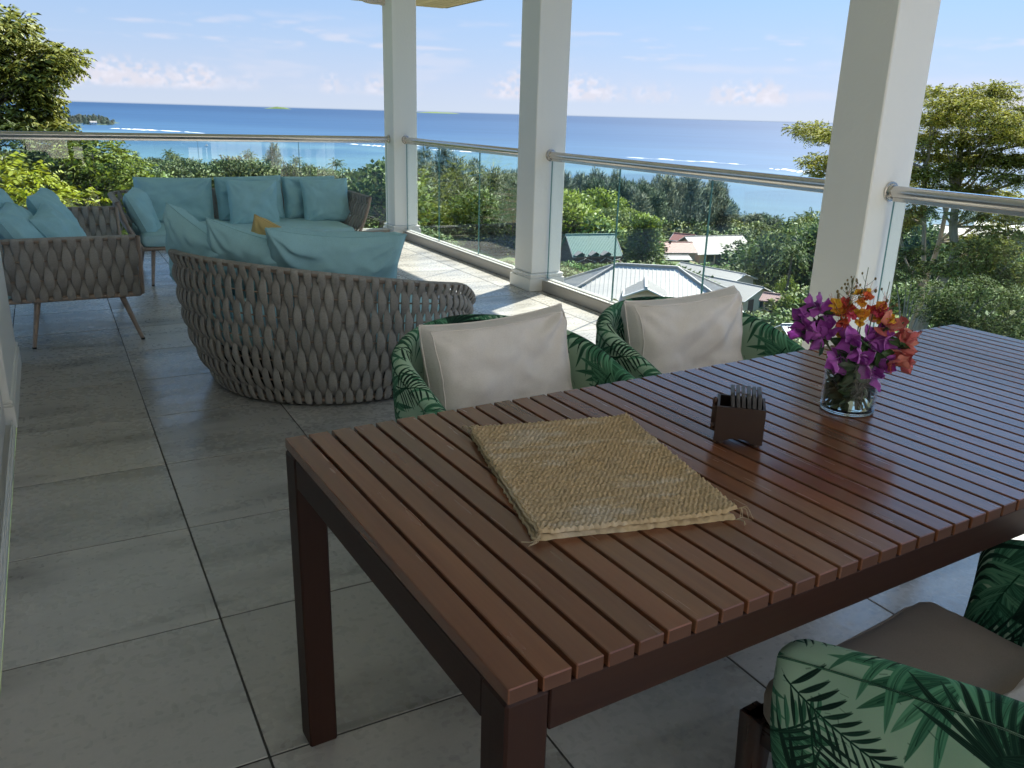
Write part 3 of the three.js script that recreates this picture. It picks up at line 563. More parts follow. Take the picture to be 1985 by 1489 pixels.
// ================================================================ tub chairs in a palm leaf print
const palmTex = (() => {
  const N = 1024, c = document.createElement('canvas'); c.width = c.height = N;
  const g = c.getContext('2d'), r = rng(19);
  g.fillStyle = 'rgb(176,202,178)'; g.fillRect(0, 0, N, N);
  const wrapd = (f, x, y) => { for (const dx of [-N, 0, N]) for (const dy of [-N, 0, N]) if (Math.abs(x + dx - N / 2) < N * 1.1 && Math.abs(y + dy - N / 2) < N * 1.1) { g.save(); g.translate(x + dx, y + dy); f(); g.restore(); } };
  const blade = (len, w, bend, fill, edge) => { g.beginPath(); g.moveTo(0, 0); g.bezierCurveTo(len * 0.3, -w - bend * 0.2, len * 0.7, -w * 0.8 + bend * 0.4, len, bend); g.bezierCurveTo(len * 0.7, w * 0.8 + bend * 0.55, len * 0.3, w - bend * 0.1, 0, 0); g.fillStyle = fill; g.fill(); g.save(); g.clip(); for (let q = -2; q <= 2; q++) { g.strokeStyle = q % 2 ? 'rgba(12,40,30,0.20)' : 'rgba(170,205,170,0.13)'; g.lineWidth = w * 0.22; g.beginPath(); g.moveTo(len * 0.06, q * w * 0.1); g.quadraticCurveTo(len * 0.5, q * w * 0.34, len * 0.97, bend + q * 1.5); g.stroke(); } g.restore(); if (edge) { g.strokeStyle = edge; g.lineWidth = 3; g.stroke(); } };
  const greens = ['rgb(62,116,90)', 'rgb(78,136,106)', 'rgb(50,100,76)', 'rgb(96,152,120)'], darks = ['rgb(18,44,36)', 'rgb(26,58,46)', 'rgb(14,36,30)'];
  const fan = (x, y, a, R, n, spread, cols, w) => { const seeds = []; for (let i = 0; i < n; i++) seeds.push([r(), r(), r(), Math.floor(r() * cols.length)]); wrapd(() => { g.rotate(a); for (let i = 0; i < n; i++) { const [p, q, t, k] = seeds[i]; g.save(); g.rotate(((i + 0.5) / n - 0.5) * spread + (p - 0.5) * 0.05); blade(R * (0.75 + 0.3 * q), w * (0.8 + 0.5 * t), ((i / n) - 0.5) * R * 0.22, cols[k], null); g.strokeStyle = 'rgba(8,34,26,0.55)'; g.lineWidth = 2.2; g.beginPath(); g.moveTo(R * 0.05, 0); g.quadraticCurveTo(R * 0.5, 0, R * 0.78 * (0.75 + 0.3 * q), ((i / n) - 0.5) * R * 0.17); g.stroke(); g.restore(); } }, x, y); };
  const frond = (x, y, a, R, n, cols, w) => { const s = []; for (let i = 0; i < n * 2; i++) s.push([r(), Math.floor(r() * cols.length)]); wrapd(() => { g.rotate(a); g.strokeStyle = 'rgb(20,60,44)'; g.lineWidth = 6; g.beginPath(); g.moveTo(0, 0); g.quadraticCurveTo(R * 0.5, -R * 0.12, R, 0); g.stroke(); for (let i = 0; i < n; i++) for (const sd of [-1, 1]) { const t = (i + 1) / (n + 0.5), [p, k] = s[i * 2 + (sd > 0 ? 1 : 0)]; g.save(); g.translate(R * t, -R * 0.12 * 4 * t * (1 - t) * 0.5); g.rotate(sd * (1.05 - 0.5 * t) + (p - 0.5) * 0.12); blade(R * 0.44 * (1 - 0.55 * t) * (0.9 + 0.2 * p), w * (1 - 0.4 * t), sd * 14, cols[k], 'rgba(10,40,30,0.4)'); g.restore(); } }, x, y); };
  for (let k = 0; k < 90; k++) { const x = r() * N, y = r() * N, R = 50 + r() * 130; wrapd(() => { const q = g.createRadialGradient(0, 0, 0, 0, 0, R); q.addColorStop(0, k % 2 ? 'rgba(196,212,180,0.22)' : 'rgba(112,150,128,0.22)'); q.addColorStop(1, 'rgba(150,180,155,0)'); g.fillStyle = q; g.fillRect(-R, -R, 2 * R, 2 * R); }, x, y); }
  const spots = []; for (let k = 0; k < 11; k++) spots.push([((k * 0.382) % 1) * N + r() * 60, ((k * 0.618 + 0.1) % 1) * N + r() * 60]);
  spots.forEach(([x, y], k) => fan(x, y, k * 2.1 + 0.4, 280 + r() * 130, 11, 2.2, greens, 20));
  spots.forEach(([x, y], k) => { if (k % 2) frond(x + 180, y - 120, k * 1.7 + 2.2, 330, 10, greens, 15); });
  spots.forEach(([x, y], k) => { if (k % 2 === 0) fan(x - 150, y + 170, k * 1.3 - 1.2, 290, 13, 1.9, darks, 11); });
  spots.forEach(([x, y], k) => { if (k % 3 !== 2) frond(x - 90, y - 230, k * 2.3, 320, 12, darks, 10); });
  for (let k = 0; k < 200; k++) { const x = r() * N, y = r() * N, a = r() * 6.28, l = 6 + r() * 20; g.strokeStyle = 'rgba(8,30,22,' + (0.15 + r() * 0.3) + ')'; g.lineWidth = 1.5 + r() * 2.5; g.beginPath(); g.moveTo(x, y); g.lineTo(x + Math.cos(a) * l, y + Math.sin(a) * l); g.stroke(); }
  const t = new THREE.CanvasTexture(c); t.colorSpace = THREE.SRGBColorSpace; t.wrapS = t.wrapT = THREE.RepeatWrapping; t.repeat.set(1 / 0.66, 1 / 0.66);
  return t;
})();
const mPalm = phys({ color: new THREE.Color(0.95, 0.95, 0.9), map: palmTex, roughness: 0.85, bumpMap: rep(weaveBump, 6), bumpScale: 0.0004, specularIntensity: 0.35, side: THREE.DoubleSide });

function tubChair(label, x, z, turn, seed) {
  const o = thing('tub_chair', label, 'chair', [x, 0, z], turn);
  const a = 0.292, zf = 0.335, zc = -0.03, side = zf - zc, half = Math.PI * a, total = 2 * side + half, t0 = 0.0275, yb = 0.245;
  const plan = (s) => { if (s < side) return [-a, zf - s, -1, 0]; if (s < side + half) { const k = (s - side) / a; return [-a * Math.cos(k), zc - a * Math.sin(k), -Math.cos(k), -Math.sin(k)]; } return [a, zc + (s - side - half), 1, 0]; };
  const nS = 96, loop = [];
  for (let k = 0; k <= 8; k++) loop.push([1, k / 8]);                 // outer, bottom to top
  for (let k = 1; k < 8; k++) loop.push([Math.cos((k / 8) * Math.PI), 2]);
  for (let k = 8; k >= 0; k--) loop.push([-1, k / 8]);
  const ss = []; for (let i = 0; i <= nS; i++) { const u = i / nS; ss.push(total * (u < 0.08 ? 0.5 * 0.055 * (u / 0.08) ** 1.3 * 2 : u > 0.92 ? 1 - 0.055 * ((1 - u) / 0.08) ** 1.3 : 0.055 + ((u - 0.08) / 0.84) * 0.89)); }
  const pos = [], uv = [], idx = [], M = loop.length, rimPts = [];
  ss.forEach((s, i) => {
    const [px, pz, nx, nz] = plan(s), d = Math.min(s, total - s), e = 0.045, cap = d < e ? Math.sqrt(Math.max(0, 1 - ((e - d) / e) ** 2)) : 1;
    const q = clamp(d / (total / 2)), h = 0.588 + 0.168 * (1 - (1 - q) ** 1.75) - (1 - cap) * 0.04 + 0.004 * (fbm(s * 6 + seed, 1.5, 2) - 0.5), th = Math.max(0.0006, t0 * (0.12 + 0.88 * cap));
    let len = 0, prev = null;
    loop.forEach(([c, v], k) => {
      const top = v === 2, y = top ? h - th + Math.sqrt(Math.max(0, 1 - c * c)) * th * 1.0 : lerp(yb, h - th, v), f = clamp((y - yb) / (h - yb));
      const out = 0.022 * Math.sin(f * Math.PI * 0.75) - 0.035 * (1 - f) ** 2 + 0.012 * f, off = out + c * th + (fbm(s * 5 + seed * 2, y * 6, 3) - 0.5) * 0.006;
      const P = [px + nx * off, y, pz + nz * off];
      if (prev) len += Math.hypot(P[0] - prev[0], P[1] - prev[1], P[2] - prev[2]); prev = P;
      pos.push(...P); uv.push(s + seed * 0.0 + c * 0.0, len + 0.1);
      if (k === 8) rimPts.push([px + nx * (off + 0.0015), y + 0.002, pz + nz * (off + 0.0015)]);
    });
    if (i) for (let k = 0; k + 1 < M; k++) { const A = (i - 1) * M + k, B = A + 1, C2 = A + M, D = C2 + 1; idx.push(A, D, B, A, C2, D); }
  });
  const g = new THREE.BufferGeometry();
  g.setAttribute('position', new THREE.Float32BufferAttribute(pos, 3)); g.setAttribute('uv', new THREE.Float32BufferAttribute(uv, 2)); g.setIndex(idx); g.computeVertexNormals();
  const shell = part(o, 'shell', g, mPalm);
  part(shell, 'seam_piping', tube(rimPts.filter((_, i) => i % 2 === 0), 0.0017, 6, 140), mPalm);
  const sh = new THREE.Shape(); sh.moveTo(-a + 0.012, zf - 0.03); sh.lineTo(-a + 0.012, zc); sh.absarc(0, zc, a - 0.012, Math.PI, 2 * Math.PI, false); sh.lineTo(a - 0.012, zf - 0.03);
  const base = new THREE.ExtrudeGeometry(sh, { depth: 0.075, bevelEnabled: false, curveSegments: 24 }); base.rotateX(Math.PI / 2); base.translate(0, 0.335, 0);
  part(o, 'seat_base', base, mDarkWood);
  const [c, s] = blockCushion(0.535, 0.098, 0.62, 0.034, 50 + seed, 0.010, 0.005);
  const sc = part(o, 'seat_cushion', c, mSeatBrown, [0, 0.386, 0.095]); part(sc, 'seam_piping', s, mSeatBrown);
  part(o, 'front_rail', grainUV(cbox(0.50, 0.05, 0.03, 0.003), 0), mDarkWood, [0, 0.305, 0.425]);
  for (const sx of [-1, 1]) part(o, 'side_rail', grainUV(cbox(0.028, 0.05, 0.6, 0.003), 2), mDarkWood, [sx * 0.228, 0.302, 0.12]);
  for (const sx of [-1, 1]) for (const sz of [-1, 1]) { const lg = new THREE.CylinderGeometry(0.034, 0.022, 0.33, 4, 1).rotateY(Math.PI / 4); part(o, 'leg', grainUV(lg.toNonIndexed(), 1), mDarkWood, [sx * (sz > 0 ? 0.228 : 0.2), 0.165, sz > 0 ? 0.425 : -0.2]); }
  return o;
}
tubChair('green palm print tub chair behind the table, next to the round daybed', 1.155, -2.085, 0.03, 1);
tubChair('green palm print tub chair behind the table, next to the glass balustrade', 1.905, -2.10, 0.0, 2);
tubChair('green palm print tub chair in the foreground on the near side of the table', 1.325, -0.51, Math.PI + 0.10, 3);
pillow('pale taupe cushion in the chair nearest the round daybed', 'cushion', mTaupe, 0.50, 0.42, 0.17, 41, [1.165, 0.597, -2.185], [-0.20, 0.02, 0.045], { fold: 1.0, inset: 2, puff: 7, pin: 0.03, sag: 0.05 });
pillow('pale taupe cushion in the chair beside the glass balustrade', 'cushion', mTaupe, 0.49, 0.42, 0.17, 42, [1.91, 0.606, -2.19], [-0.20, 0.0, 0.035], { fold: 1.1, inset: 2, puff: 7, pin: 0.03, sag: 0.04 });
pillow('pale taupe cushion lying in the foreground chair at the right edge', 'cushion', mTaupe, 0.48, 0.40, 0.16, 43, [1.455, 0.535, -0.455], [-0.95, Math.PI + 0.15, -0.05], { fold: 1.0, inset: 2, puff: 7, pin: 0.03 });

// ================================================================ on the table
{
  const strawMap = tex(512, 512, (u, v) => { const k = 0.85 + 0.35 * (fbm(u * 30, v * 60, 4, 30, 60, 80) - 0.5), m = fbm(u * 4, v * 5, 3, 4, 5, 81), p = sstep(0.55, 0.75, fbm(u * 3 + 3, v * 14, 3, 3, 14, 82)); return [enc(lerp(0.51, 0.57, p) * k), enc(lerp(0.365, 0.45, p) * k * (0.95 + 0.1 * m)), enc(lerp(0.205, 0.31, p) * k * (0.85 + 0.3 * m))]; }, true);
  const strawBump = tex(256, 256, (u, v) => 255 * fbm(u * 40, v * 60, 3, 40, 60, 84));
  const mStraw = std({ map: strawMap, bumpMap: strawBump, bumpScale: 0.004, roughness: 0.88, side: THREE.DoubleSide });
  const mStrawPale = std({ map: strawMap, color: new THREE.Color(1.05, 1.1, 1.2), roughness: 0.9 });
  const W = 0.362, L = 0.476, px = 0.0098, pz = 0.0078;
  const mat = (k, label, x, y, z, turn) => {
    const o = thing('placemat', label, 'placemat', [x, y, z], turn, undefined), r = rng(90 + k);
    const nx = k ? 60 : 190, nz = k ? 80 : 300;
    const lift = (u, v) => { const a = Math.abs(u * 2 - 1), b = Math.abs(v * 2 - 1); return k ? 0 : 0.0045 * sstep(0.80, 1, a) * (u > 0.5 ? 1.25 : 0.6) + 0.0035 * sstep(0.75, 1, b) * (v < 0.5 ? 1 : 0.5) + 0.0022 * (fbm(u * 3, v * 3, 2, 64, 64, 5) - 0.5); };
    const bump = (x, z) => { const row = Math.round(z / pz), ox = row % 2 ? 0.5 : 0, q = x / px + ox + 0.1 * Math.sin(row * 1.7), fx = q - Math.round(q), fz = z / pz - row; return Math.sqrt(Math.max(0, 1 - (fx * 1.98) ** 2)) * Math.sqrt(Math.max(0, 1 - (fz * 1.9) ** 2)); };
    const f = (u, v) => { const w = 0.0025 * (vnoise(v * 60, 1, 1 << 20, 1 << 20, k) - 0.5), l = 0.0025 * (vnoise(u * 46, 2, 1 << 20, 1 << 20, k) - 0.5); const x = (u - 0.5) * (W + w * 4), z = (v - 0.5) * (L + l * 4); const e = Math.min(1, Math.min(u, 1 - u) * 190, Math.min(v, 1 - v) * 300); return [x, 0.0026 * e ** 0.5 + lift(u, v) + 0.0058 * bump(x, z) * (0.75 + 0.5 * hash2(Math.round(x / px), Math.round(z / pz), k)) * e, z]; };
    part(o, 'woven_top', gridGeo(nx, nz, f, (u, v) => [u * 1.0, v * 1.3]), mStraw);
    part(o, 'backing', gridGeo(24, 30, (u, v) => { const p = f(u, v); return [p[0], Math.min(p[1], lift(u, v)) - 0.0001, p[2]]; }, (u, v) => [u * 1.1, v * 1.4]), mStraw);
    const edge = []; for (let i = 0; i <= 60; i++) { const p = f(0, i / 60); edge.push([p[0] + 0.001, p[1] + 0.0018, p[2]]); }
    part(o, 'edge_braid', merge([tube(edge, 0.0032, 6, 180), tube(edge.map(([a, b, c], i) => [a + 0.005 + (i % 2) * 0.002, b + 0.0015 + (i % 3) * 0.0005, c]), 0.0026, 6, 180)]), mStrawPale);
    const fray = []; for (const [u, v] of [[0, 1], [1, 1], [0, 0]]) for (let i = 0; i < 4; i++) { const p = f(u, v), a = (u ? 0.6 : 1.9) + (v ? 0 : 2.2) + (r() - 0.5) * 1.2, l = 0.012 + r() * 0.018; fray.push(tube([[p[0], p[1], p[2]], [p[0] + Math.cos(a) * l * 0.5, p[1] + 0.002 + r() * 0.003, p[2] + Math.sin(a) * l * 0.5], [p[0] + Math.cos(a + 0.5) * l, -0.002 + k * 0.003, p[2] + Math.sin(a + 0.5) * l]], 0.0006, 5, 10)); }
    part(o, 'frayed_thread', merge(fray), mStrawPale);
    return o;
  };
  const t = 12.4 * D2R * -1;
  mat(2, 'woven straw placemat at the bottom of the pair on the table', 0.846, TABLE.top + 0.0010, -1.2125, t - 0.014);
  mat(0, 'woven straw placemat on top of the pair, with raised edges and frayed corners', 0.848, TABLE.top + 0.0088, -1.2155, t);
}
{
  // box of coasters
  const X = 1.232, Z = -1.222, turn = -43 * D2R, w = 0.098, d = 0.086, h = 0.076, y0 = TABLE.top + 0.010;
  const o = thing('coaster_box', 'small dark wooden box holding coasters on the table', 'box', [X, 0, Z], turn);
  const mBox = std({ color: new THREE.Color(0.036, 0.022, 0.018), map: rep(woodMap, 4, 2), roughness: 0.5 }); mBox.color.set(0.17, 0.165, 0.19);
  const mOrn = std({ color: new THREE.Color(0.34, 0.31, 0.32), map: woodMap, roughness: 0.5 });
  const face = (len) => { const s = new THREE.Shape(); s.moveTo(-len / 2, 0); s.quadraticCurveTo(-len * 0.3, -0.001, -len * 0.2, 0.006); s.quadraticCurveTo(0, 0.012, len * 0.2, 0.006); s.quadraticCurveTo(len * 0.3, -0.001, len / 2, 0); s.lineTo(len / 2, h); s.lineTo(-len / 2, h); return grainUV(new THREE.ExtrudeGeometry(s, { depth: 0.0045, bevelEnabled: true, bevelThickness: 0.0006, bevelSize: 0.0006, bevelSegments: 1 }).translate(0, 0, -0.00225), 0); };
  for (const s of [-1, 1]) { part(o, 'wall', face(w), mBox, [0, y0, s * (d / 2 - 0.0025)]); const m = part(o, 'wall', face(d - 0.012), mBox, [s * (w / 2 - 0.0025), y0, 0]); m.rotation.y = Math.PI / 2; }
  part(o, 'bottom', cbox(w - 0.012, 0.005, d - 0.012, 0.0005), mBox, [0, y0 + 0.026, 0]);
  for (const sx of [-1, 1]) for (const sz of [-1, 1]) part(o, 'foot', merge([new THREE.SphereGeometry(0.0085, 14, 8).scale(1, 0.62, 1)]), mBox, [sx * (w / 2 - 0.012), TABLE.top + 0.0053, sz * (d / 2 - 0.011)]);
  // carved ornament on the left side: a sea turtle cut from wood
  const orn = new THREE.Shape(); orn.moveTo(0, 0.030); orn.bezierCurveTo(0.016, 0.030, 0.02, 0.012, 0.017, -0.006); orn.bezierCurveTo(0.024, -0.014, 0.018, -0.022, 0.010, -0.018); orn.bezierCurveTo(0.005, -0.028, -0.005, -0.028, -0.010, -0.018); orn.bezierCurveTo(-0.018, -0.022, -0.024, -0.014, -0.017, -0.006); orn.bezierCurveTo(-0.02, 0.012, -0.016, 0.030, 0, 0.030);
  const og = new THREE.ExtrudeGeometry(orn, { depth: 0.006, bevelEnabled: true, bevelThickness: 0.003, bevelSize: 0.002, bevelSegments: 3, curveSegments: 10 });
  const om = part(o, 'carved_ornament', grainUV(merge([og, new THREE.SphereGeometry(0.0085, 12, 8).scale(1, 1.1, 0.7).translate(0, 0.036, 0.004)]), 1), mOrn, [-w / 2 - 0.001, y0 + 0.040, 0.008]); om.rotation.y = -Math.PI / 2; om.rotation.z = 0;
  const mCo = std({ color: new THREE.Color(0.045, 0.042, 0.045), roughness: 0.42, bumpMap: plasterBump, bumpScale: 0.0003 });
  const cs = new THREE.Shape(); const A = 0.0365, q = 0.012; cs.moveTo(-A + q, -A); cs.lineTo(A - q, -A); cs.quadraticCurveTo(A, -A, A, -A + q); cs.lineTo(A, A - q); cs.quadraticCurveTo(A, A, A - q, A); cs.lineTo(-A + q, A); cs.quadraticCurveTo(-A, A, -A, A - q); cs.lineTo(-A, -A + q); cs.quadraticCurveTo(-A, -A, -A + q, -A);
  const cg = new THREE.ExtrudeGeometry(cs, { depth: 0.0052, bevelEnabled: true, bevelThickness: 0.0014, bevelSize: 0.0014, bevelSegments: 2, curveSegments: 6 }); cg.translate(0, 0, -0.0026);
  const names = ['leftmost', 'second from the left', 'third from the left', 'fourth from the left', 'fifth from the left', 'rightmost'];
  for (let i = 0; i < 6; i++) {
    const lx = -0.016 + i * 0.0106, c = Math.cos(turn), s = Math.sin(turn);
    const k = thing('coaster', 'dark square coaster standing in the wooden box, ' + names[i] + ' of six', 'coaster', [X + lx * c, y0 + 0.0310 + A + i % 2 * 0.0008, Z - lx * s], turn, 'coasters in the box');
    part(k, 'coaster_slab', cg, mCo).rotation.set(0, Math.PI / 2, 0);
    k.rotation.order = 'YXZ'; k.rotation.z = 0.14 - i * 0.012;
  }
}
// ---- vase with flowers
{
  const V = [1.62, TABLE.top, -1.264], R = 0.0615, H = 0.128;
  const v = thing('glass_vase', 'clear glass cylinder vase half full of water and stems', 'vase', V);
  const mV = phys({ color: new THREE.Color(0.97, 0.985, 0.98), transmission: 1, thickness: 0, roughness: 0.0, ior: 1.5 });
  const mSolid = phys({ color: new THREE.Color(0.96, 0.98, 0.98), transmission: 1, thickness: 0.02, roughness: 0.0, ior: 1.5, attenuationColor: new THREE.Color(0.8, 0.93, 0.9), attenuationDistance: 0.25 });
  const mWater = phys({ color: new THREE.Color(1, 1, 1), transmission: 1, thickness: 0.05, roughness: 0.0, ior: 1.33, attenuationColor: new THREE.Color(0.72, 0.82, 0.62), attenuationDistance: 0.22 });
  part(v, 'glass_wall', new THREE.LatheGeometry([[R, 0.013], [R, H - 0.001], [R - 0.001, H], [R - 0.0025, H - 0.001], [R - 0.0032, 0.013]].map((p) => new THREE.Vector2(...p)), 56), mV);
  part(v, 'glass_base', new THREE.LatheGeometry([[0, 0.0005], [R - 0.004, 0.0005], [R - 0.001, 0.002], [R, 0.005], [R, 0.0128], [0, 0.0128]].map((p) => new THREE.Vector2(...p)), 56), mSolid);
  part(v, 'water', new THREE.LatheGeometry([[0, 0.0135], [R - 0.0042, 0.0135], [R - 0.0042, 0.094], [R - 0.006, 0.0935], [0, 0.0935]].map((p) => new THREE.Vector2(...p)), 48), mWater);
  const leafy = (c, tr, ro = 0.7) => phys({ color: c, roughness: ro, transmission: tr, thickness: 0, side: THREE.DoubleSide });
  const mPurple = [leafy(new THREE.Color(0.44, 0.07, 0.46), 0.45), leafy(new THREE.Color(0.34, 0.045, 0.36), 0.45), leafy(new THREE.Color(0.52, 0.12, 0.55), 0.45)];
  const mCoral = [leafy(new THREE.Color(0.66, 0.16, 0.13), 0.4), leafy(new THREE.Color(0.72, 0.25, 0.18), 0.4), leafy(new THREE.Color(0.55, 0.11, 0.10), 0.4)];
  const mYel = [leafy(new THREE.Color(0.86, 0.50, 0.03), 0.3), leafy(new THREE.Color(0.84, 0.38, 0.03), 0.3)];
  const mRed = [leafy(new THREE.Color(0.70, 0.07, 0.06), 0.3), leafy(new THREE.Color(0.62, 0.05, 0.12), 0.3), leafy(new THREE.Color(0.8, 0.16, 0.05), 0.3)];
  const mLeaf = leafy(new THREE.Color(0.035, 0.085, 0.022), 0.25, 0.45), mStem = std({ color: new THREE.Color(0.07, 0.10, 0.03), roughness: 0.6 }), mBud = std({ color: new THREE.Color(0.16, 0.12, 0.04), roughness: 0.55 }), mThread = std({ color: new THREE.Color(0.5, 0.06, 0.03), roughness: 0.6 });
  // a leaf or petal: ovate, cupped, along +y from its base
  const petal = (len, wid, cup, tip, ruf, seed) => gridGeo(6, 7, (u, w) => { const a = u * 2 - 1, prof = Math.sin(Math.PI * Math.min(1, w ** 0.75 * (1 - tip * 0.0))) ** (0.75 + tip * 0.5) * (1 - 0.25 * w * tip), x = a * wid * 0.5 * (w > 0.995 ? 0.02 : prof + 0.02); return [x, w * len * (1 - cup * 0.15 * w), cup * len * (0.35 * w * w) + cup * 0.5 * wid * a * a * prof + ruf * len * 0.06 * Math.sin(w * 9 + a * 5 + seed)]; });
  const petals = [0, 1, 2].map((s) => petal(0.034, 0.030, 0.5 + 0.15 * s, 0.9, 1, s * 2.1)), small = [0, 1].map((s) => petal(0.0155, 0.0165, 0.4, 0.2, 2, s * 3)), leaves = [0, 1].map((s) => petal(0.058, 0.034, 0.35, 1, 0.6, s));
  const q = new THREE.Quaternion(), e = new THREE.Euler(), Y = new THREE.Vector3(0, 1, 0);
  const put = (g, p, dir, spin, sc = 1) => { const h = g.clone(); h.scale(sc, sc, sc); h.rotateY(spin); q.setFromUnitVectors(Y, dir); h.applyQuaternion(q); return h.translate(...p); };
  const stemTo = (p, r, thin = 0.0016) => { const a = Math.atan2(p[2], p[0]) + Math.PI + (r() - 0.5), k = 0.036 * (0.3 + r() * 0.7); return tube([[Math.cos(a) * k, 0.017, Math.sin(a) * k], [Math.cos(a) * k * 0.3, 0.07, Math.sin(a) * k * 0.3], [p[0] * 0.55, Math.min(0.14, p[1] * 0.85), p[2] * 0.55], [p[0] * 0.94, p[1] * 0.97, p[2] * 0.94]], thin, 6, 24); };
  const dirAround = (r, up = 0.4) => new THREE.Vector3(r() - 0.5, (r() - 0.5) + up, r() - 0.5).normalize();
  function bougainvillea(label, p, mats, seed, n, spread) {
    const o = thing('bougainvillea_sprig', label, 'flower', V), r = rng(seed);
    part(o, 'stem', stemTo(p, r), mStem);
    for (let k = 0; k < n; k++) {
      const c = [p[0] + (r() - 0.5) * spread, p[1] + (r() - 0.5) * spread * 0.9, p[2] + (r() - 0.5) * spread], axis = new THREE.Vector3(c[0] - p[0] * 0.3, (c[1] - 0.12) * 0.6, c[2] - p[2] * 0.3).normalize().add(dirAround(r, -0.1).multiplyScalar(0.9)).normalize();
      const b = [];
      for (let i = 0; i < 3; i++) { const t = new THREE.Vector3(1, 0, 0).applyAxisAngle(Y, (i / 3) * 6.283 + r()); q.setFromUnitVectors(Y, axis); t.applyQuaternion(q); b.push(put(petals[i], c, axis.clone().multiplyScalar(0.75).add(t.multiplyScalar(0.8)).normalize(), r() * 6.28, 0.95 + r() * 0.5)); }
      part(o, 'bract_cluster', merge(b), mats[Math.floor(r() * mats.length)]);
      if (k % 2 === 0) part(o, 'leaf', put(leaves[k % 4 ? 1 : 0], [c[0] * 0.95, c[1] - 0.012, c[2] * 0.95], dirAround(r, 0.05).add(new THREE.Vector3(c[0] * 6, 0, c[2] * 6)).normalize(), r() * 6.28, 0.6 + r() * 0.4), mLeaf);
    }
    return o;
  }
  const P = [[-0.062, 0.226, -0.078, 'purple bougainvillea sprig highest at the left of the vase', 3, 0.04], [-0.062, 0.188, -0.076, 'purple bougainvillea sprig at the far left of the bouquet', 4, 0.045], [-0.040, 0.172, -0.050, 'purple bougainvillea sprig left of the vase rim, below the yellow flowers', 4, 0.045], [-0.012, 0.146, 0.024, 'purple bougainvillea sprig hanging over the front of the vase rim', 4, 0.05], [0.026, 0.176, 0.032, 'purple bougainvillea sprig in the middle right of the bouquet, above the rim', 5, 0.05], [0.022, 0.118, 0.046, 'purple bougainvillea sprig lowest, drooping against the glass', 3, 0.035], [-0.040, 0.136, -0.020, 'purple bougainvillea sprig low at the left of the vase rim', 3, 0.04]];
  P.forEach(([x, y, z, l, n, s], i) => bougainvillea(l, [x, y, z], mPurple, 200 + i, n + 1, s * 1.15));
  const Q = [[0.056, 0.190, 0.068, 'coral bougainvillea sprig at the right side of the bouquet', 4, 0.045], [0.056, 0.146, 0.076, 'coral bougainvillea sprig lowest at the right of the vase', 5, 0.05], [0.032, 0.226, 0.040, 'coral bougainvillea sprig high at the right, below the yellow blooms', 2, 0.03]];
  Q.forEach(([x, y, z, l, n, s], i) => bougainvillea(l, [x, y, z], mCoral, 230 + i, n, s));
  function poinciana(label, p, mats, seed, n, spread, buds = 0) {
    const o = thing('poinciana_spray', label, 'flower', V), r = rng(seed), stem = [stemTo(p, r, 0.0014)];
    for (let k = 0; k < n; k++) {
      const c = [p[0] + (r() - 0.5) * spread, p[1] + (r() - 0.4) * spread, p[2] + (r() - 0.5) * spread], axis = new THREE.Vector3((c[0] - p[0]) * 20, 0.5, (c[2] - p[2]) * 20).add(new THREE.Vector3(-0.5, 0.1, 0.5)).normalize(), b = [];
      for (let i = 0; i < 5; i++) { const t = new THREE.Vector3(1, 0, 0).applyAxisAngle(Y, (i / 5) * 6.283 + r() * 0.4); q.setFromUnitVectors(Y, axis); t.applyQuaternion(q); b.push(put(small[i % 2], c, axis.clone().multiplyScalar(0.5).add(t).normalize(), r() * 6.28, 0.8 + r() * 0.4)); }
      part(o, 'bloom', merge(b), mats[Math.floor(r() * mats.length)]);
      const th = []; for (let i = 0; i < 5; i++) { const d = axis.clone().add(dirAround(r, 0).multiplyScalar(0.5)).normalize(), l = 0.024 + r() * 0.014; th.push(tube([c, [c[0] + d.x * l * 0.6, c[1] + d.y * l * 0.6, c[2] + d.z * l * 0.6], [c[0] + d.x * l, c[1] + d.y * l + 0.004, c[2] + d.z * l]], 0.00035, 4, 6)); }
      part(o, 'stamens', merge(th), mThread);
      stem.push(tube([p, [(p[0] + c[0]) / 2, (p[1] + c[1]) / 2 - 0.003, (p[2] + c[2]) / 2], c], 0.0006, 5, 6));
    }
    for (let k = 0; k < buds; k++) { const t = k / buds, a = k * 2.4, ht = 0.055 * t + 0.006, sp = (0.034 * (1 - t) + 0.006), c = [p[0] + Math.cos(a) * sp, p[1] + ht + 0.012, p[2] + Math.sin(a) * sp]; stem.push(tube([[p[0], p[1] + ht * 0.8, p[2]], [(p[0] + c[0]) / 2, p[1] + ht * 0.9 + 0.004, (p[2] + c[2]) / 2], c], 0.00045, 4, 6)); part(o, 'bud', put(new THREE.SphereGeometry(0.0032 * (1.3 - 0.6 * t), 8, 6).scale(0.85, 1.2, 0.85), c, Y, 0), mBud); }
    if (buds) stem.push(tube([p, [p[0], p[1] + 0.04, p[2]], [p[0] + 0.002, p[1] + 0.075, p[2]]], 0.0009, 5, 8));
    part(o, 'stem', merge(stem), mStem);
    return o;
  }
  poinciana('yellow and orange poinciana spray at the left of the bouquet top', [-0.030, 0.235, -0.038], mYel, 250, 4, 0.035);
  poinciana('tall poinciana spray of green brown buds, topmost in the bouquet', [-0.018, 0.246, -0.024], [mRed[0], mRed[2]], 251, 3, 0.03, 24);
  poinciana('yellow orange poinciana blooms right at the top of the bouquet', [-0.002, 0.268, -0.002], [mYel[1], mYel[0], mRed[2]], 252, 4, 0.03, 5);
  poinciana('yellow poinciana blooms in the middle of the bouquet', [0.0, 0.226, 0.002], mYel, 253, 4, 0.03);
  poinciana('yellow poinciana blooms at the upper right of the bouquet', [0.029, 0.240, 0.036], [mYel[0], mYel[1], mRed[1]], 254, 5, 0.038, 3);
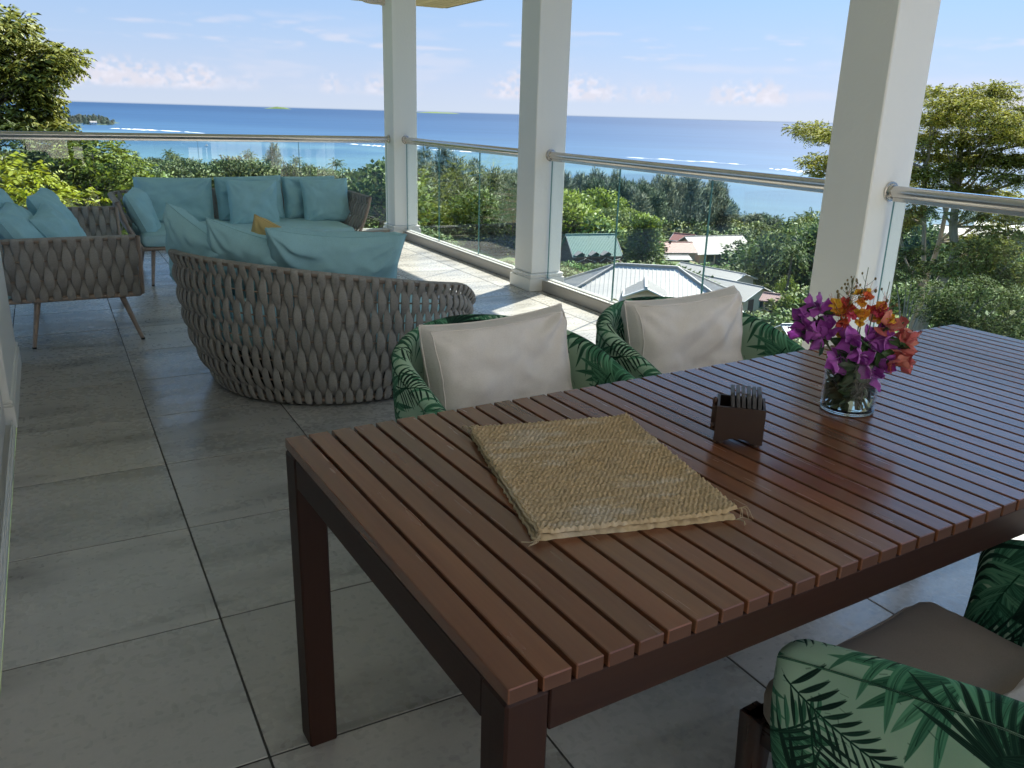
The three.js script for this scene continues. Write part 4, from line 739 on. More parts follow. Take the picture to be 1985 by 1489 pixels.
  poinciana('red poinciana blooms between the yellow ones at the left', [-0.017, 0.214, -0.022], mRed, 255, 5, 0.038);
  poinciana('single yellow poinciana bloom low among the purple bracts', [-0.027, 0.180, -0.030], mYel, 256, 2, 0.016);
  poinciana('red and orange poinciana blooms at the right shoulder of the bouquet', [0.016, 0.252, 0.020], [mRed[1], mRed[0]], 257, 3, 0.024);
  const fo = thing('foliage_sprig', 'dark green leaves crowded inside the vase below the flowers', 'leaves', V), r = rng(280);
  part(fo, 'stem', merge([0, 1, 2, 3, 4, 5, 6].map((k) => stemTo([(r() - 0.5) * 0.09, 0.15 + r() * 0.04, (r() - 0.5) * 0.09], r, 0.002))), mStem);
  for (let k = 0; k < 120; k++) { const a = r() * 6.28, rad = 0.006 + r() * 0.046, y = 0.034 + r() * 0.096; part(fo, 'leaf', put(leaves[k % 2], [Math.cos(a) * rad * 0.7, y, Math.sin(a) * rad * 0.7], new THREE.Vector3(Math.cos(a + 1.4) * 0.35, r() - 0.45, Math.sin(a + 1.4) * 0.35).normalize(), r() * 6.28, 0.55 + r() * 0.35), mLeaf); }
  [[-0.074, 0.226, -0.094, -1, 0.3], [-0.080, 0.200, -0.100, -1, -0.1], [-0.05, 0.16, -0.06, -1, 0.1], [0.032, 0.146, 0.046, 0.4, -0.5], [0.056, 0.17, 0.074, 1, -0.3], [0.01, 0.16, 0.04, -0.2, 0.2], [0.03, 0.2, 0.05, 0.8, 0.4]].forEach(([x, y, z, s, u]) => part(fo, 'leaf', put(leaves[0], [x * 0.8, y, z * 0.8], new THREE.Vector3(s * 0.7, u, s * 0.9).normalize(), r() * 6, 0.95), mLeaf));
}

// ================================================================ the land below: hillside, lagoon, sea
const EYE = 1.393, SEA = -42;
const table = (t, rows) => { let i = 0; while (i < rows.length - 2 && rows[i + 1][0] < t) i++; return lerp(rows[i][1], rows[i + 1][1], clamp((t - rows[i][0]) / (rows[i + 1][0] - rows[i][0]))); };
const pol = (az, d) => [Math.sin(az * D2R) * d, -Math.cos(az * D2R) * d];
const azOf = (x, z) => Math.atan2(x, -z) / D2R;
const SHORE = [[-180, 520], [-30, 640], [2, 620], [12, 520], [20, 440], [30, 345], [45, 315], [60, 305], [90, 340], [180, 520]];
const REEF = [[-60, 1900], [4, 1680], [12, 1330], [18.6, 1130], [25, 1060], [37, 950], [47, 850], [60, 800], [110, 900]];
const shoreAt = (az) => table(az, SHORE) * (1 + 0.03 * Math.sin(az * 1.3) + 0.02 * Math.sin(az * 3.1 + 1));
function ground(x, z) {
  const d = Math.hypot(x, z), az = azOf(x, z), t = d / shoreAt(az);
  let y = table(t, [[0, -4], [0.06, -7], [0.12, -10.5], [0.2, -13.8], [0.24, -15], [0.36, -18.6], [0.48, -22.6], [0.6, -27], [0.8, -35], [0.96, -41.2], [1.0, -42.1], [1.08, -44], [2, -50]]);
  y -= 3.2 * Math.exp(-(((az - 46) / 5) ** 2)) * Math.exp(-(((d - 92) / 26) ** 2));
  y += (fbm(x * 0.03 + 9, z * 0.03 + 4, 3) - 0.5) * 1.8 * sstep(0.05, 0.15, t) * sstep(1, 0.9, t);
  return y;
}
const grassTex = tex(512, 512, (u, v) => { const a = fbm(u * 8, v * 8, 5, 8, 8, 101), f = fbm(u * 90, v * 90, 2, 90, 90, 102), s = sstep(0.55, 0.72, fbm(u * 5 + 2, v * 5, 4, 5, 5, 103)); const k = 0.6 + 0.8 * f; return [enc(lerp(0.09, 0.22, s) * k), enc(lerp(0.135, 0.19, s * 0.6) * k * (0.8 + 0.4 * a)), enc(lerp(0.035, 0.09, s) * k)]; }, true);
grassTex.repeat.set(1 / 14, 1 / 14);
{
  const A0 = -40, A1 = 100, NA = 180, ND = 90;
  const g = gridGeo(NA, ND, (u, v) => { const az = lerp(A0, A1, u), d = lerp(9, shoreAt(az) * 1.08, v ** 1.6), [x, z] = pol(az, d); return [x, ground(x, z), z]; });
  const p = g.attributes.position, uv = []; for (let i = 0; i < p.count; i++) uv.push(p.getX(i), p.getZ(i));
  g.setAttribute('uv', new THREE.Float32BufferAttribute(uv, 2));
  struct('hillside', g, std({ map: grassTex, roughness: 0.95, bumpMap: grassTex, bumpScale: 0.15, side: THREE.DoubleSide }));
  // the sea as one sheet to the horizon; its colours are those of sand, reef and depth
  const A = -60, B = 120, nA = 540, nD = 210, cols = [];
  const sea = gridGeo(nA, nD, (u, v) => { const az = lerp(A, B, u), d = 240 * (100000 / 240) ** (v < 0.72 ? v * 0.47 / 0.72 : 0.47 + (v - 0.72) / 0.28 * 0.53), [x, z] = pol(az, d); return [x, SEA, z]; });
  const q = sea.attributes.position, mix3 = (a, b, t) => a.map((x, i) => lerp(x, b[i], t));
  for (let i = 0; i < q.count; i++) {
    const x = q.getX(i), z = q.getZ(i), d = Math.hypot(x, z), az = azOf(x, z), S = shoreAt(az), R = table(az, REEF), w = fbm(x * 0.006, z * 0.006, 4, 1 << 20, 1 << 20, 110), w2 = fbm(x * 0.0017 + 50, z * 0.0017, 4, 1 << 20, 1 << 20, 111), t = (d - S) / (R - S);
    const w3 = fbm(x * 0.012 + 7, z * 0.004, 4, 1 << 20, 1 << 20, 113);
    let c = mix3([0.060, 0.142, 0.232], [0.092, 0.192, 0.264], sstep(0.46, 0.64, w));
    c = mix3(c, [0.044, 0.115, 0.205], sstep(0.46, 0.60, w2 + 0.12 * (w3 - 0.5)) * 0.8);
    c = mix3(c, [0.112, 0.218, 0.268], sstep(0.5, 0.12, t + (w2 - 0.5) * 0.7 + (w3 - 0.5) * 0.5) * 0.7);
    c = mix3(c, [0.050, 0.125, 0.225], sstep(0.80, 1.02, t + (w2 - 0.5) * 0.35));
    c = mix3(c, [0.034, 0.094, 0.190], sstep(1.15, 2.6, t + (w2 - 0.5) * 0.6 + (w - 0.5) * 0.2));
    c = mix3(c, [0.024, 0.072, 0.158], sstep(3, 12, t));
    const band = fbm(Math.log(d) * 40, az * 0.15, 3, 1 << 20, 1 << 20, 112) - 0.5;
    cols.push(...c.map((v) => v * 0.80 * (1 + 0.22 * band)));
  }
  sea.setAttribute('color', new THREE.Float32BufferAttribute(cols, 3));
  struct('sea', sea, phys({ vertexColors: true, roughness: 0.6, specularIntensity: 0.12, side: THREE.DoubleSide }));
  // white water where the swell breaks on the reef
  const strips = [], r = rng(33);
  for (const [az0, az1, off, wid] of [[17.5, 20.6, 8, 9], [19.2, 22.4, -16, 7], [20.0, 23.5, 60, 5], [23, 26.3, -40, 6], [45.2, 48.6, 0, 7], [46.6, 49, -25, 4], [36, 44, 40, 2.2], [3.6, 6.2, 0, 10], [4.6, 9, 30, 6], [12, 15, 120, 4]]) {
    const n = 60; const g2 = gridGeo(n, 2, (u, v) => { const az = lerp(az0, az1, u), e = Math.sin(Math.PI * u) ** 0.5 * (0.15 + 1.1 * sstep(0.35, 0.65, vnoise(u * 17 + az0 * 7, 0.5))), d = table(az, REEF) + off + (fbm(u * 6 + az0, 3, 3) - 0.5) * 26 + (v - 0.5) * wid * e * 2; const [x, z] = pol(az, d); return [x, SEA + 0.05 + 0.5 * (v === 0.5 ? e : 0), z]; });
    strips.push(g2);
  }
  struct('surf', merge(strips), std({ color: new THREE.Color(0.85, 0.88, 0.9), roughness: 0.9, side: THREE.DoubleSide }));
  // two faint islands on the horizon and a wooded headland across the lagoon
  const mound = (az, d, len, h, seed) => gridGeo(60, 10, (u, v) => { const a = (u - 0.5) * len, [cx, cz] = pol(az, d), dx = Math.cos(az * D2R), dz = Math.sin(az * D2R), y = h * Math.sin(Math.PI * v) * Math.max(0, 1 - (2 * Math.abs(u - 0.5)) ** 2) * (0.45 + fbm(u * 5 + seed, 2, 3)); const k = (v - 0.5) * len * 0.4; return [cx + dx * a + Math.sin(az * D2R) * k, SEA - 3 + y, cz + dz * a - Math.cos(az * D2R) * k]; });
  struct('island', merge([mound(13.45, 26000, 800, 62, 1), mound(23.5, 30000, 1700, 52, 7)]), std({ map: grassTex, roughness: 1, side: THREE.DoubleSide }));
  struct('headland', merge([mound(0.2, 2150, 420, 9, 3), mound(2.2, 1950, 150, 5.5, 5)]), std({ map: grassTex, roughness: 1, side: THREE.DoubleSide }));
}

// ================================================================ foliage
class Leaves {
  constructor() { this.p = []; this.n = []; this.i = []; }
  // a leaf-shaped blade from base c along dir; soft: how far its normal leans to hint
  add(c, dir, len, wid, hint, r, soft = 0.55) {
    const rx = r() - 0.5, ry = r() - 0.5, rz = r() - 0.5;
    let sx = dir[1] * rz - dir[2] * ry, sy = dir[2] * rx - dir[0] * rz, sz = dir[0] * ry - dir[1] * rx; const sl = Math.hypot(sx, sy, sz) || 1; sx /= sl; sy /= sl; sz /= sl;
    let nx = dir[1] * sz - dir[2] * sy, ny = dir[2] * sx - dir[0] * sz, nz = dir[0] * sy - dir[1] * sx;
    if (nx * hint[0] + ny * hint[1] + nz * hint[2] < 0) { nx = -nx; ny = -ny; nz = -nz; }
    let ux = lerp(nx, hint[0], soft), uy = lerp(ny, hint[1], soft), uz = lerp(nz, hint[2], soft); const ul = Math.hypot(ux, uy, uz) || 1; ux /= ul; uy /= ul; uz /= ul;
    const b = this.p.length / 3, m = len * 0.45, w = wid / 2;
    this.p.push(c[0], c[1], c[2], c[0] + dir[0] * m + sx * w, c[1] + dir[1] * m + sy * w, c[2] + dir[2] * m + sz * w, c[0] + dir[0] * len, c[1] + dir[1] * len - len * 0.08, c[2] + dir[2] * len, c[0] + dir[0] * m - sx * w, c[1] + dir[1] * m - sy * w, c[2] + dir[2] * m - sz * w);
    for (let k = 0; k < 4; k++) this.n.push(ux, uy, uz);
    this.i.push(b, b + 1, b + 2, b, b + 2, b + 3);
  }
  geo() { const g = new THREE.BufferGeometry(); g.setAttribute('position', new THREE.Float32BufferAttribute(this.p, 3)); g.setAttribute('normal', new THREE.Float32BufferAttribute(this.n, 3)); g.setIndex(this.i); return g; }
}
const unit = (v) => { const l = Math.hypot(...v) || 1; return [v[0] / l, v[1] / l, v[2] / l]; };
const ball = (r) => { for (;;) { const v = [r() * 2 - 1, r() * 2 - 1, r() * 2 - 1], l = v[0] * v[0] + v[1] * v[1] + v[2] * v[2]; if (l < 1 && l > 1e-4) return v; } };
// clumps: [x, y, z, rx, ry, rz]
function crown(clumps, per, len, wid, seed, o = {}) {
  const L = new Leaves(), r = rng(seed), up = o.up ?? 0.2, out = o.out ?? 0.7, shell = o.shell ?? 0.45;
  const mid = clumps.reduce((a, c) => [a[0] + c[0] / clumps.length, a[1] + c[1] / clumps.length, a[2] + c[2] / clumps.length], [0, 0, 0]);
  for (const [x, y, z, rx, ry, rz] of clumps) {
    const n = Math.round(per * (0.8 + 0.4 * r()));
    for (let k = 0; k < n; k++) {
      const b = ball(r), l = Math.hypot(...b), q = l ** shell / l, e = [b[0] * q, b[1] * q, b[2] * q], jag = 0.85 + 0.35 * r();
      const c = [x + e[0] * rx * jag, y + e[1] * ry * jag, z + e[2] * rz * jag];
      const dir = unit([e[0] * out + (r() - 0.5) * 1.3, e[1] * out * 0.7 + up + (r() - 0.5) * (o.flat ? 0.35 : 1.1), e[2] * out + (r() - 0.5) * 1.3]);
      const hint = unit([e[0] + (c[0] - mid[0]) * 0.12, e[1] + 0.35, e[2] + (c[2] - mid[2]) * 0.12]);
      L.add(c, dir, len * (0.6 + 0.8 * r()), wid * (0.7 + 0.6 * r()), hint, r, o.soft ?? 0.74);
    }
  }
  return L.geo();
}
// feathered (pinnate) sprays for trees close by
function sprays(clumps, per, len, seed, o = {}) {
  const L = new Leaves(), r = rng(seed), pairs = o.pairs ?? 6;
  for (const [x, y, z, rx, ry, rz] of clumps) {
    const n = Math.round(per * (0.75 + 0.5 * r()));
    for (let k = 0; k < n; k++) {
      const b = ball(r), l = Math.hypot(...b), q = l ** 0.5 / l, e = [b[0] * q, b[1] * q, b[2] * q], c = [x + e[0] * rx, y + e[1] * ry, z + e[2] * rz];
      const dir = unit([e[0] + (r() - 0.5) * 1.2, (o.lift ?? 0) + e[1] * 0.5 + (r() - 0.5) * 0.6, e[2] + (r() - 0.5) * 1.2]), sl = len * (0.7 + 0.6 * r()), hint = unit([e[0] * 0.6, e[1] + 0.6, e[2] * 0.6]);
      const side = unit([dir[2] + (r() - 0.5) * 0.3, (r() - 0.5) * 0.5, -dir[0] + (r() - 0.5) * 0.3]);
      for (let i = 0; i < pairs; i++) for (const s of [-1, 1]) {
        const t = (i + 0.6) / pairs, p = [c[0] + dir[0] * sl * t, c[1] + dir[1] * sl * t - 0.28 * sl * t * t, c[2] + dir[2] * sl * t];
        const ld = unit([side[0] * s + dir[0] * 0.45, side[1] * s + dir[1] * 0.45 - 0.22 - 0.3 * t, side[2] * s + dir[2] * 0.45]);
        L.add(p, ld, sl * 0.40 * (1 - 0.45 * Math.abs(t - 0.45)), sl * 0.13, hint, r, 0.35);
      }
    }
  }
  return L.geo();
}
function limbs(list) { return merge(list.map(([pts, r0, r1]) => { const c = new THREE.CatmullRomCurve3(pts.map((p) => new THREE.Vector3(...p)), false, 'centripetal'), seg = Math.max(4, pts.length * 3), g = new THREE.TubeGeometry(c, seg, 1, 7, false), P = g.attributes.position; const v = new THREE.Vector3(), q = new THREE.Vector3(); for (let i = 0; i <= seg; i++) { c.getPointAt(i / seg, q); const rad = lerp(r0, r1, i / seg); for (let k = 0; k <= 7; k++) { const j = i * 8 + k; v.fromBufferAttribute(P, j).sub(q).multiplyScalar(rad).add(q); P.setXYZ(j, v.x, v.y, v.z); } } return g; })); }

const barkTex = tex(128, 256, (u, v) => { const k = 0.7 + 0.6 * (fbm(u * 16, v * 6, 4, 16, 6, 120) - 0.3); return [enc(0.20 * k), enc(0.175 * k), enc(0.15 * k)]; }, true);
const mBark = std({ map: rep(barkTex, 3, 5), roughness: 0.95 }), mPaleBark = std({ map: rep(barkTex, 2, 4), color: new THREE.Color(2.6, 2.5, 2.3), roughness: 0.9 });
const leafM = (r, g, b, tr = 0.35) => phys({ color: new THREE.Color(r, g, b), roughness: 0.8, transmission: tr, thickness: 0, specularIntensity: 0.35, side: THREE.DoubleSide });
const mCas = [leafM(0.155, 0.205, 0.165, 0.3), leafM(0.130, 0.180, 0.155, 0.3), leafM(0.185, 0.23, 0.165, 0.3)];  // grey-green leaf, lightened and blued to stand in for distance haze
const mBroad = [leafM(0.145, 0.225, 0.075), leafM(0.115, 0.185, 0.07), leafM(0.185, 0.25, 0.08), leafM(0.095, 0.150, 0.066)];
const mBright = [leafM(0.254,0.359,0.049, 0.45), leafM(0.219,0.298,0.052, 0.45), leafM(0.324,0.394,0.052, 0.5)];
const mPalmLeaf = [leafM(0.149,0.201,0.067), leafM(0.114,0.175,0.061), leafM(0.201,0.219,0.088)];
const mAlbizia = [leafM(0.201,0.236,0.042, 0.4), leafM(0.166,0.210,0.045, 0.4), leafM(0.236,0.263,0.049, 0.4)];

// ---- tree kinds of about 10 m, scaled when placed; base at the origin
function protoCasuarina(seed) {
  const r = rng(seed), cl = [], br = [[[[0, -1, 0], [0.1, 4, 0.05], [0, 9.4, 0]], 0.17, 0.02]];
  for (let k = 0; k < 30; k++) { const t = (k + r() * 0.6) / 30, y = lerp(1.4, 9.6, t), R = 2.4 * (1 - t) ** 0.75 * (0.6 + 0.6 * r()) + 0.28, a = k * 2.4 + r(), x = Math.cos(a) * R, z = Math.sin(a) * R; cl.push([x, y + 0.4, z, 0.55 + 0.35 * (1 - t), 0.85, 0.55 + 0.35 * (1 - t)]); br.push([[[0, y - 0.8, 0], [x * 0.5, y - 0.3, z * 0.5], [x, y + 0.3, z]], 0.045, 0.01]); }
  return [limbs(br), crown(cl, 62, 0.95, 0.13, seed + 1, { up: 0.75, out: 0.5, soft: 0.74 })];
}
function protoBroad(seed, squash = 1) {
  const r = rng(seed), cl = [], br = [[[[0, -1.5, 0], [0.15, 2, 0.1], [0, 5, 0]], 0.24, 0.1]];
  for (let k = 0; k < 20; k++) { const a = k * 2.4, t = r(), R = 3.3 * Math.sqrt((k + 0.5) / 20), y = 7.6 * squash - 0.20 * R * R + (r() - 0.5) * 1.2 - t * 1.4, x = Math.cos(a) * R, z = Math.sin(a) * R; cl.push([x, y, z, 1.25 + 0.4 * r(), 0.95 + 0.3 * r(), 1.25 + 0.4 * r()]); if (k % 2) br.push([[[0, 3, 0], [x * 0.5, y * 0.7, z * 0.5], [x, y, z]], 0.09, 0.025]); }
  for (let k = 0; k < 9; k++) { const a = k * 0.7, R = 3.1; cl.push([Math.cos(a) * R, 3.9 * squash + r(), Math.sin(a) * R, 1.1, 1.2, 1.1]); }
  return [limbs(br), crown(cl, 88, 0.52, 0.30, seed + 1)];
}
function protoFlat(seed) {
  const r = rng(seed), cl = [], br = [[[[0, -1.5, 0], [0.2, 3, 0], [0.1, 5.5, 0.1]], 0.2, 0.12]];
  for (let k = 0; k < 24; k++) { const a = k * 2.4, R = 4.6 * Math.sqrt((k + 0.5) / 24), y = 8.3 - 0.08 * R * R - (k % 3) * 0.75 + (r() - 0.5) * 0.5, x = Math.cos(a) * R, z = Math.sin(a) * R; cl.push([x, y, z, 1.35, 0.36, 1.35]); br.push([[[0, 4.5, 0], [x * 0.45, y * 0.78, z * 0.45], [x, y - 0.1, z]], 0.07, 0.02]); }
  return [limbs(br), crown(cl, 92, 0.42, 0.24, seed + 1, { flat: 1, up: 0.08 })];
}
function protoPalm(seed) {
  const r = rng(seed), L = new Leaves(), lean = [(r() - 0.5) * 1.6, (r() - 0.5) * 1.6], top = [lean[0], 8.6, lean[1]];
  for (let k = 0; k < 22; k++) {
    const a = k * 2.4 + r() * 0.3, el = lerp(1.25, -0.55, (k + 0.5) / 22), len = 2.7 + r() * 0.7, d = [Math.cos(a) * Math.cos(el), Math.sin(el), Math.sin(a) * Math.cos(el)];
    const at2 = (t) => [top[0] + d[0] * len * t, top[1] + d[1] * len * t - 1.25 * t * t * (0.6 + Math.cos(el)), top[2] + d[2] * len * t], side = unit([-d[2], 0, d[0]]);
    for (let i = 1; i < 13; i++) for (const s of [-1, 1]) { const t = i / 13, p = at2(t); L.add(p, unit([side[0] * s + d[0] * 0.6, -0.45 - 0.3 * t, side[2] * s + d[2] * 0.6]), 0.75 * (1 - 0.5 * t) * (t < 0.15 ? 0.6 : 1), 0.13, [d[0] * 0.3, 0.9, d[2] * 0.3], r, 0.4); }
  }
  return [limbs([[[[0, -1.5, 0], [lean[0] * 0.2, 3, lean[1] * 0.2], top], 0.17, 0.11]]), L.geo()];
}
function protoBush(seed) {
  const r = rng(seed), cl = [], br = [];
  for (let k = 0; k < 12; k++) { const a = k * 2.4, R = 2.3 * Math.sqrt((k + 0.5) / 12), x = Math.cos(a) * R, z = Math.sin(a) * R, y = 2.5 - 0.28 * R * R + (r() - 0.5) * 0.8; cl.push([x, y, z, 0.95, 0.8, 0.95]); br.push([[[0, -0.6, 0], [x * 0.4, y * 0.5, z * 0.4], [x, y, z]], 0.06, 0.015]); }
  return [limbs(br), crown(cl, 95, 0.36, 0.2, seed + 1)];
}
const PROTO = { casuarina: [1, 2, 3].map((s) => protoCasuarina(300 + s * 7)), broad: [1, 2, 3].map((s) => protoBroad(330 + s * 7)), flat: [1, 2].map((s) => protoFlat(360 + s * 7)), palm: [1, 2, 3].map((s) => protoPalm(380 + s * 7)), bush: [1, 2].map((s) => protoBush(400 + s * 7)) };
const firsts = new Map();
// one tree of each variant is built with its parts; further ones are clones under names and labels of their own
function tree(name, label, cat, kind, variant, crownMat, x, y, z, sc, sy, turn, group, trunkMat = mBark) {
  const key = kind + variant; let o;
  if (!firsts.has(key)) { const [t, c] = PROTO[kind][variant]; o = new THREE.Group(); part(o, kind === 'bush' ? 'stems' : 'trunk', t, trunkMat); part(o, kind === 'palm' ? 'fronds' : 'crown', c, crownMat); firsts.set(key, o); } else o = firsts.get(key).clone();
  o.userData = {}; o.name = numbered(name); o.children[0].material = trunkMat; o.children[1].material = crownMat;
  o.position.set(x, y, z); o.scale.set(sc, sy, sc); o.rotation.set(0, turn, 0); scene.add(o);
  return tag(o, label, cat, group);
}

// ================================================================ the houses in the valley
const mRoofGrey = std({ color: new THREE.Color(0.47, 0.445, 0.405), roughness: 0.5, metalness: 0.0 }), mRoofWhite = std({ color: new THREE.Color(0.36, 0.345, 0.315), roughness: 0.55 }), mRoofRed = std({ color: new THREE.Color(0.30, 0.085, 0.06), roughness: 0.6 }), mRoofGreen = std({ color: new THREE.Color(0.055, 0.225, 0.18), roughness: 0.55 }), mRoofOrange = std({ color: new THREE.Color(0.42, 0.13, 0.065), roughness: 0.7 }), mRoofPink = std({ color: new THREE.Color(0.32, 0.18, 0.16), roughness: 0.7 }), mRoofBlue = std({ color: new THREE.Color(0.32, 0.36, 0.39), roughness: 0.5 });
const mRoofPale = std({ color: new THREE.Color(0.235, 0.225, 0.21), roughness: 0.6 });
const wallM = (r, g, b) => std({ color: new THREE.Color(r, g, b), roughness: 0.85, bumpMap: plasterBump, bumpScale: 0.002 });
const mPane = std({ color: new THREE.Color(0.03, 0.045, 0.05), roughness: 0.12 }), mTeal = std({ color: new THREE.Color(0.06, 0.24, 0.24), roughness: 0.5 }), mWhiteWood = std({ color: new THREE.Color(0.66, 0.65, 0.62), roughness: 0.6 }), mTimber = std({ color: new THREE.Color(0.14, 0.10, 0.075), roughness: 0.85 });
// corrugated sheet over a slope: in its own plane x runs along the eave, v up the slope; topAt(x) cuts it
function sheet(len, eave, ridgeV, rise, inL, inR, ribs = 0.22) {
  // eave from -len/2 to len/2 at z = eave (outwards), y = 0; climbs to y = rise at z = 0; inL, inR: hip insets at the top
  const tris = [], n = Math.round(len / ribs) * 2, N = new THREE.Vector3(0, eave, rise).normalize();
  const at3 = (x, t, k) => { const h = k ? 0.028 : 0; return [x + N.x * h, rise * t + N.y * h, eave * (1 - t) + N.z * h]; };
  const topT = (x) => Math.min(1, inL > 0 ? (x + len / 2) / inL : 1, inR > 0 ? (len / 2 - x) / inR : 1);
  const prof = []; for (let i = 0; i <= n; i++) { const x = -len / 2 + (len * i) / n; if (i % 2) { prof.push([x - ribs * 0.14, 0], [x - ribs * 0.08, 1], [x + ribs * 0.08, 1], [x + ribs * 0.14, 0]); } else prof.push([x, 0]); }
  for (let i = 0; i + 1 < prof.length; i++) { const [x0, k0] = prof[i], [x1, k1] = prof[i + 1], t0 = Math.max(0, topT(x0)), t1 = Math.max(0, topT(x1)); const a = at3(x0, 0, k0), b = at3(x1, 0, k1), c = at3(x1, t1, k1), d = at3(x0, t0, k0); tris.push(...a, ...b, ...c, ...a, ...c, ...d); }
  return polyGeo(tris);
}
const place = (g, x, y, z, ry = 0) => g.rotateY(ry).translate(x, y, z);
function windowAt(o, w, h, x, y, z, ry, frame = mWhiteWood, bars = 1) {
  const f = 0.07, gs = [at(cbox(w + 2 * f, f, 0.09, 0.008), 0, h / 2 + f / 2, 0), at(cbox(w + 2 * f, f, 0.12, 0.008), 0, -h / 2 - f / 2, 0.01), at(cbox(f, h, 0.09, 0.008), -w / 2 - f / 2, 0, 0), at(cbox(f, h, 0.09, 0.008), w / 2 + f / 2, 0, 0)];
  for (let k = 1; k <= bars; k++) gs.push(at(cbox(0.045, h, 0.06, 0.006), -w / 2 + (w * k) / (bars + 1), 0, 0));
  const p = new THREE.Group(); p.name = 'window'; p.position.set(x, y, z); p.rotation.y = ry; o.add(p);
  part(p, 'frame', merge(gs), frame); part(p, 'pane', at(new THREE.BoxGeometry(w, h, 0.02), 0, 0, -0.015), mPane);
}
function gableEnds(w, rise, depth, t = 0.02) { const s = new THREE.Shape(); s.moveTo(-w / 2, 0); s.lineTo(w / 2, 0); s.lineTo(0, rise); return new THREE.ExtrudeGeometry(s, { depth, bevelEnabled: false }).translate(0, 0, -depth / 2); }
// x along the ridge; gable roof; over: overhang
function gableHouse(name, label, az, d, baseY, turn, w, dep, wallH, rise, over, wm, rm, o2 = {}) {
  const [x, z] = pol(az, d), o = thing(name, label, 'house', [x, baseY, z], turn), e = dep / 2 + over, k = rise / (dep / 2), R = k * e;
  part(o, 'wall', merge([at(new THREE.BoxGeometry(w, wallH + 1.5, dep), 0, wallH / 2 - 0.75, 0), place(gableEnds(dep, rise - 0.05, w), 0, wallH, 0, Math.PI / 2)]), wm);
  const rf = part(o, 'roof', merge([place(sheet(w + 2 * over, e, 1, R, 0, 0), 0, wallH + rise - R + 0.08, 0, 0), place(sheet(w + 2 * over, e, 1, R, 0, 0), 0, wallH + rise - R + 0.08, 0, Math.PI)]), rm);
  part(rf, 'ridge_cap', merge([rod([-w / 2 - over, wallH + rise + 0.1, 0], [w / 2 + over, wallH + rise + 0.1, 0], 0.08, 0.08, 8)]), o2.capM ?? rm);
  const bar = []; for (const sx of [-1, 1]) for (const sz of [-1, 1]) bar.push(rod([sx * (w / 2 + over), wallH + rise - R + 0.03, sz * e], [sx * (w / 2 + over), wallH + rise + 0.03, 0], 0.07, 0.07, 4)); for (const sz of [-1, 1]) bar.push(rod([-w / 2 - over, wallH + rise - R + 0.02, sz * e], [w / 2 + over, wallH + rise - R + 0.02, sz * e], 0.07, 0.07, 6));
  part(rf, 'barge_board', merge(bar), o2.barge ?? mWhiteWood);
  for (const [side, px, py, ww, wh, fm, bars] of o2.windows ?? []) { const [wx, wz, ry] = side === 'f' ? [px, dep / 2 + 0.03, 0] : side === 'b' ? [px, -dep / 2 - 0.03, Math.PI] : side === 'l' ? [-w / 2 - 0.03, px, -Math.PI / 2] : [w / 2 + 0.03, px, Math.PI / 2]; windowAt(o, ww, wh, wx, py, wz, ry, fm ?? mWhiteWood, bars ?? 1); }
  for (const [side, px, dw, dh, dm] of o2.doors ?? []) { const [wx, wz, ry] = side === 'f' ? [px, dep / 2 + 0.03, 0] : side === 'l' ? [-w / 2 - 0.03, px, -Math.PI / 2] : [w / 2 + 0.03, px, Math.PI / 2]; const g = part(o, 'door', cbox(dw, dh, 0.08, 0.01), dm ?? mTimber, [wx, dh / 2, wz]); g.rotation.y = ry; }
  return o;
}
const face = (az) => -az * D2R;                                     // turned so that local +z looks back at the terrace
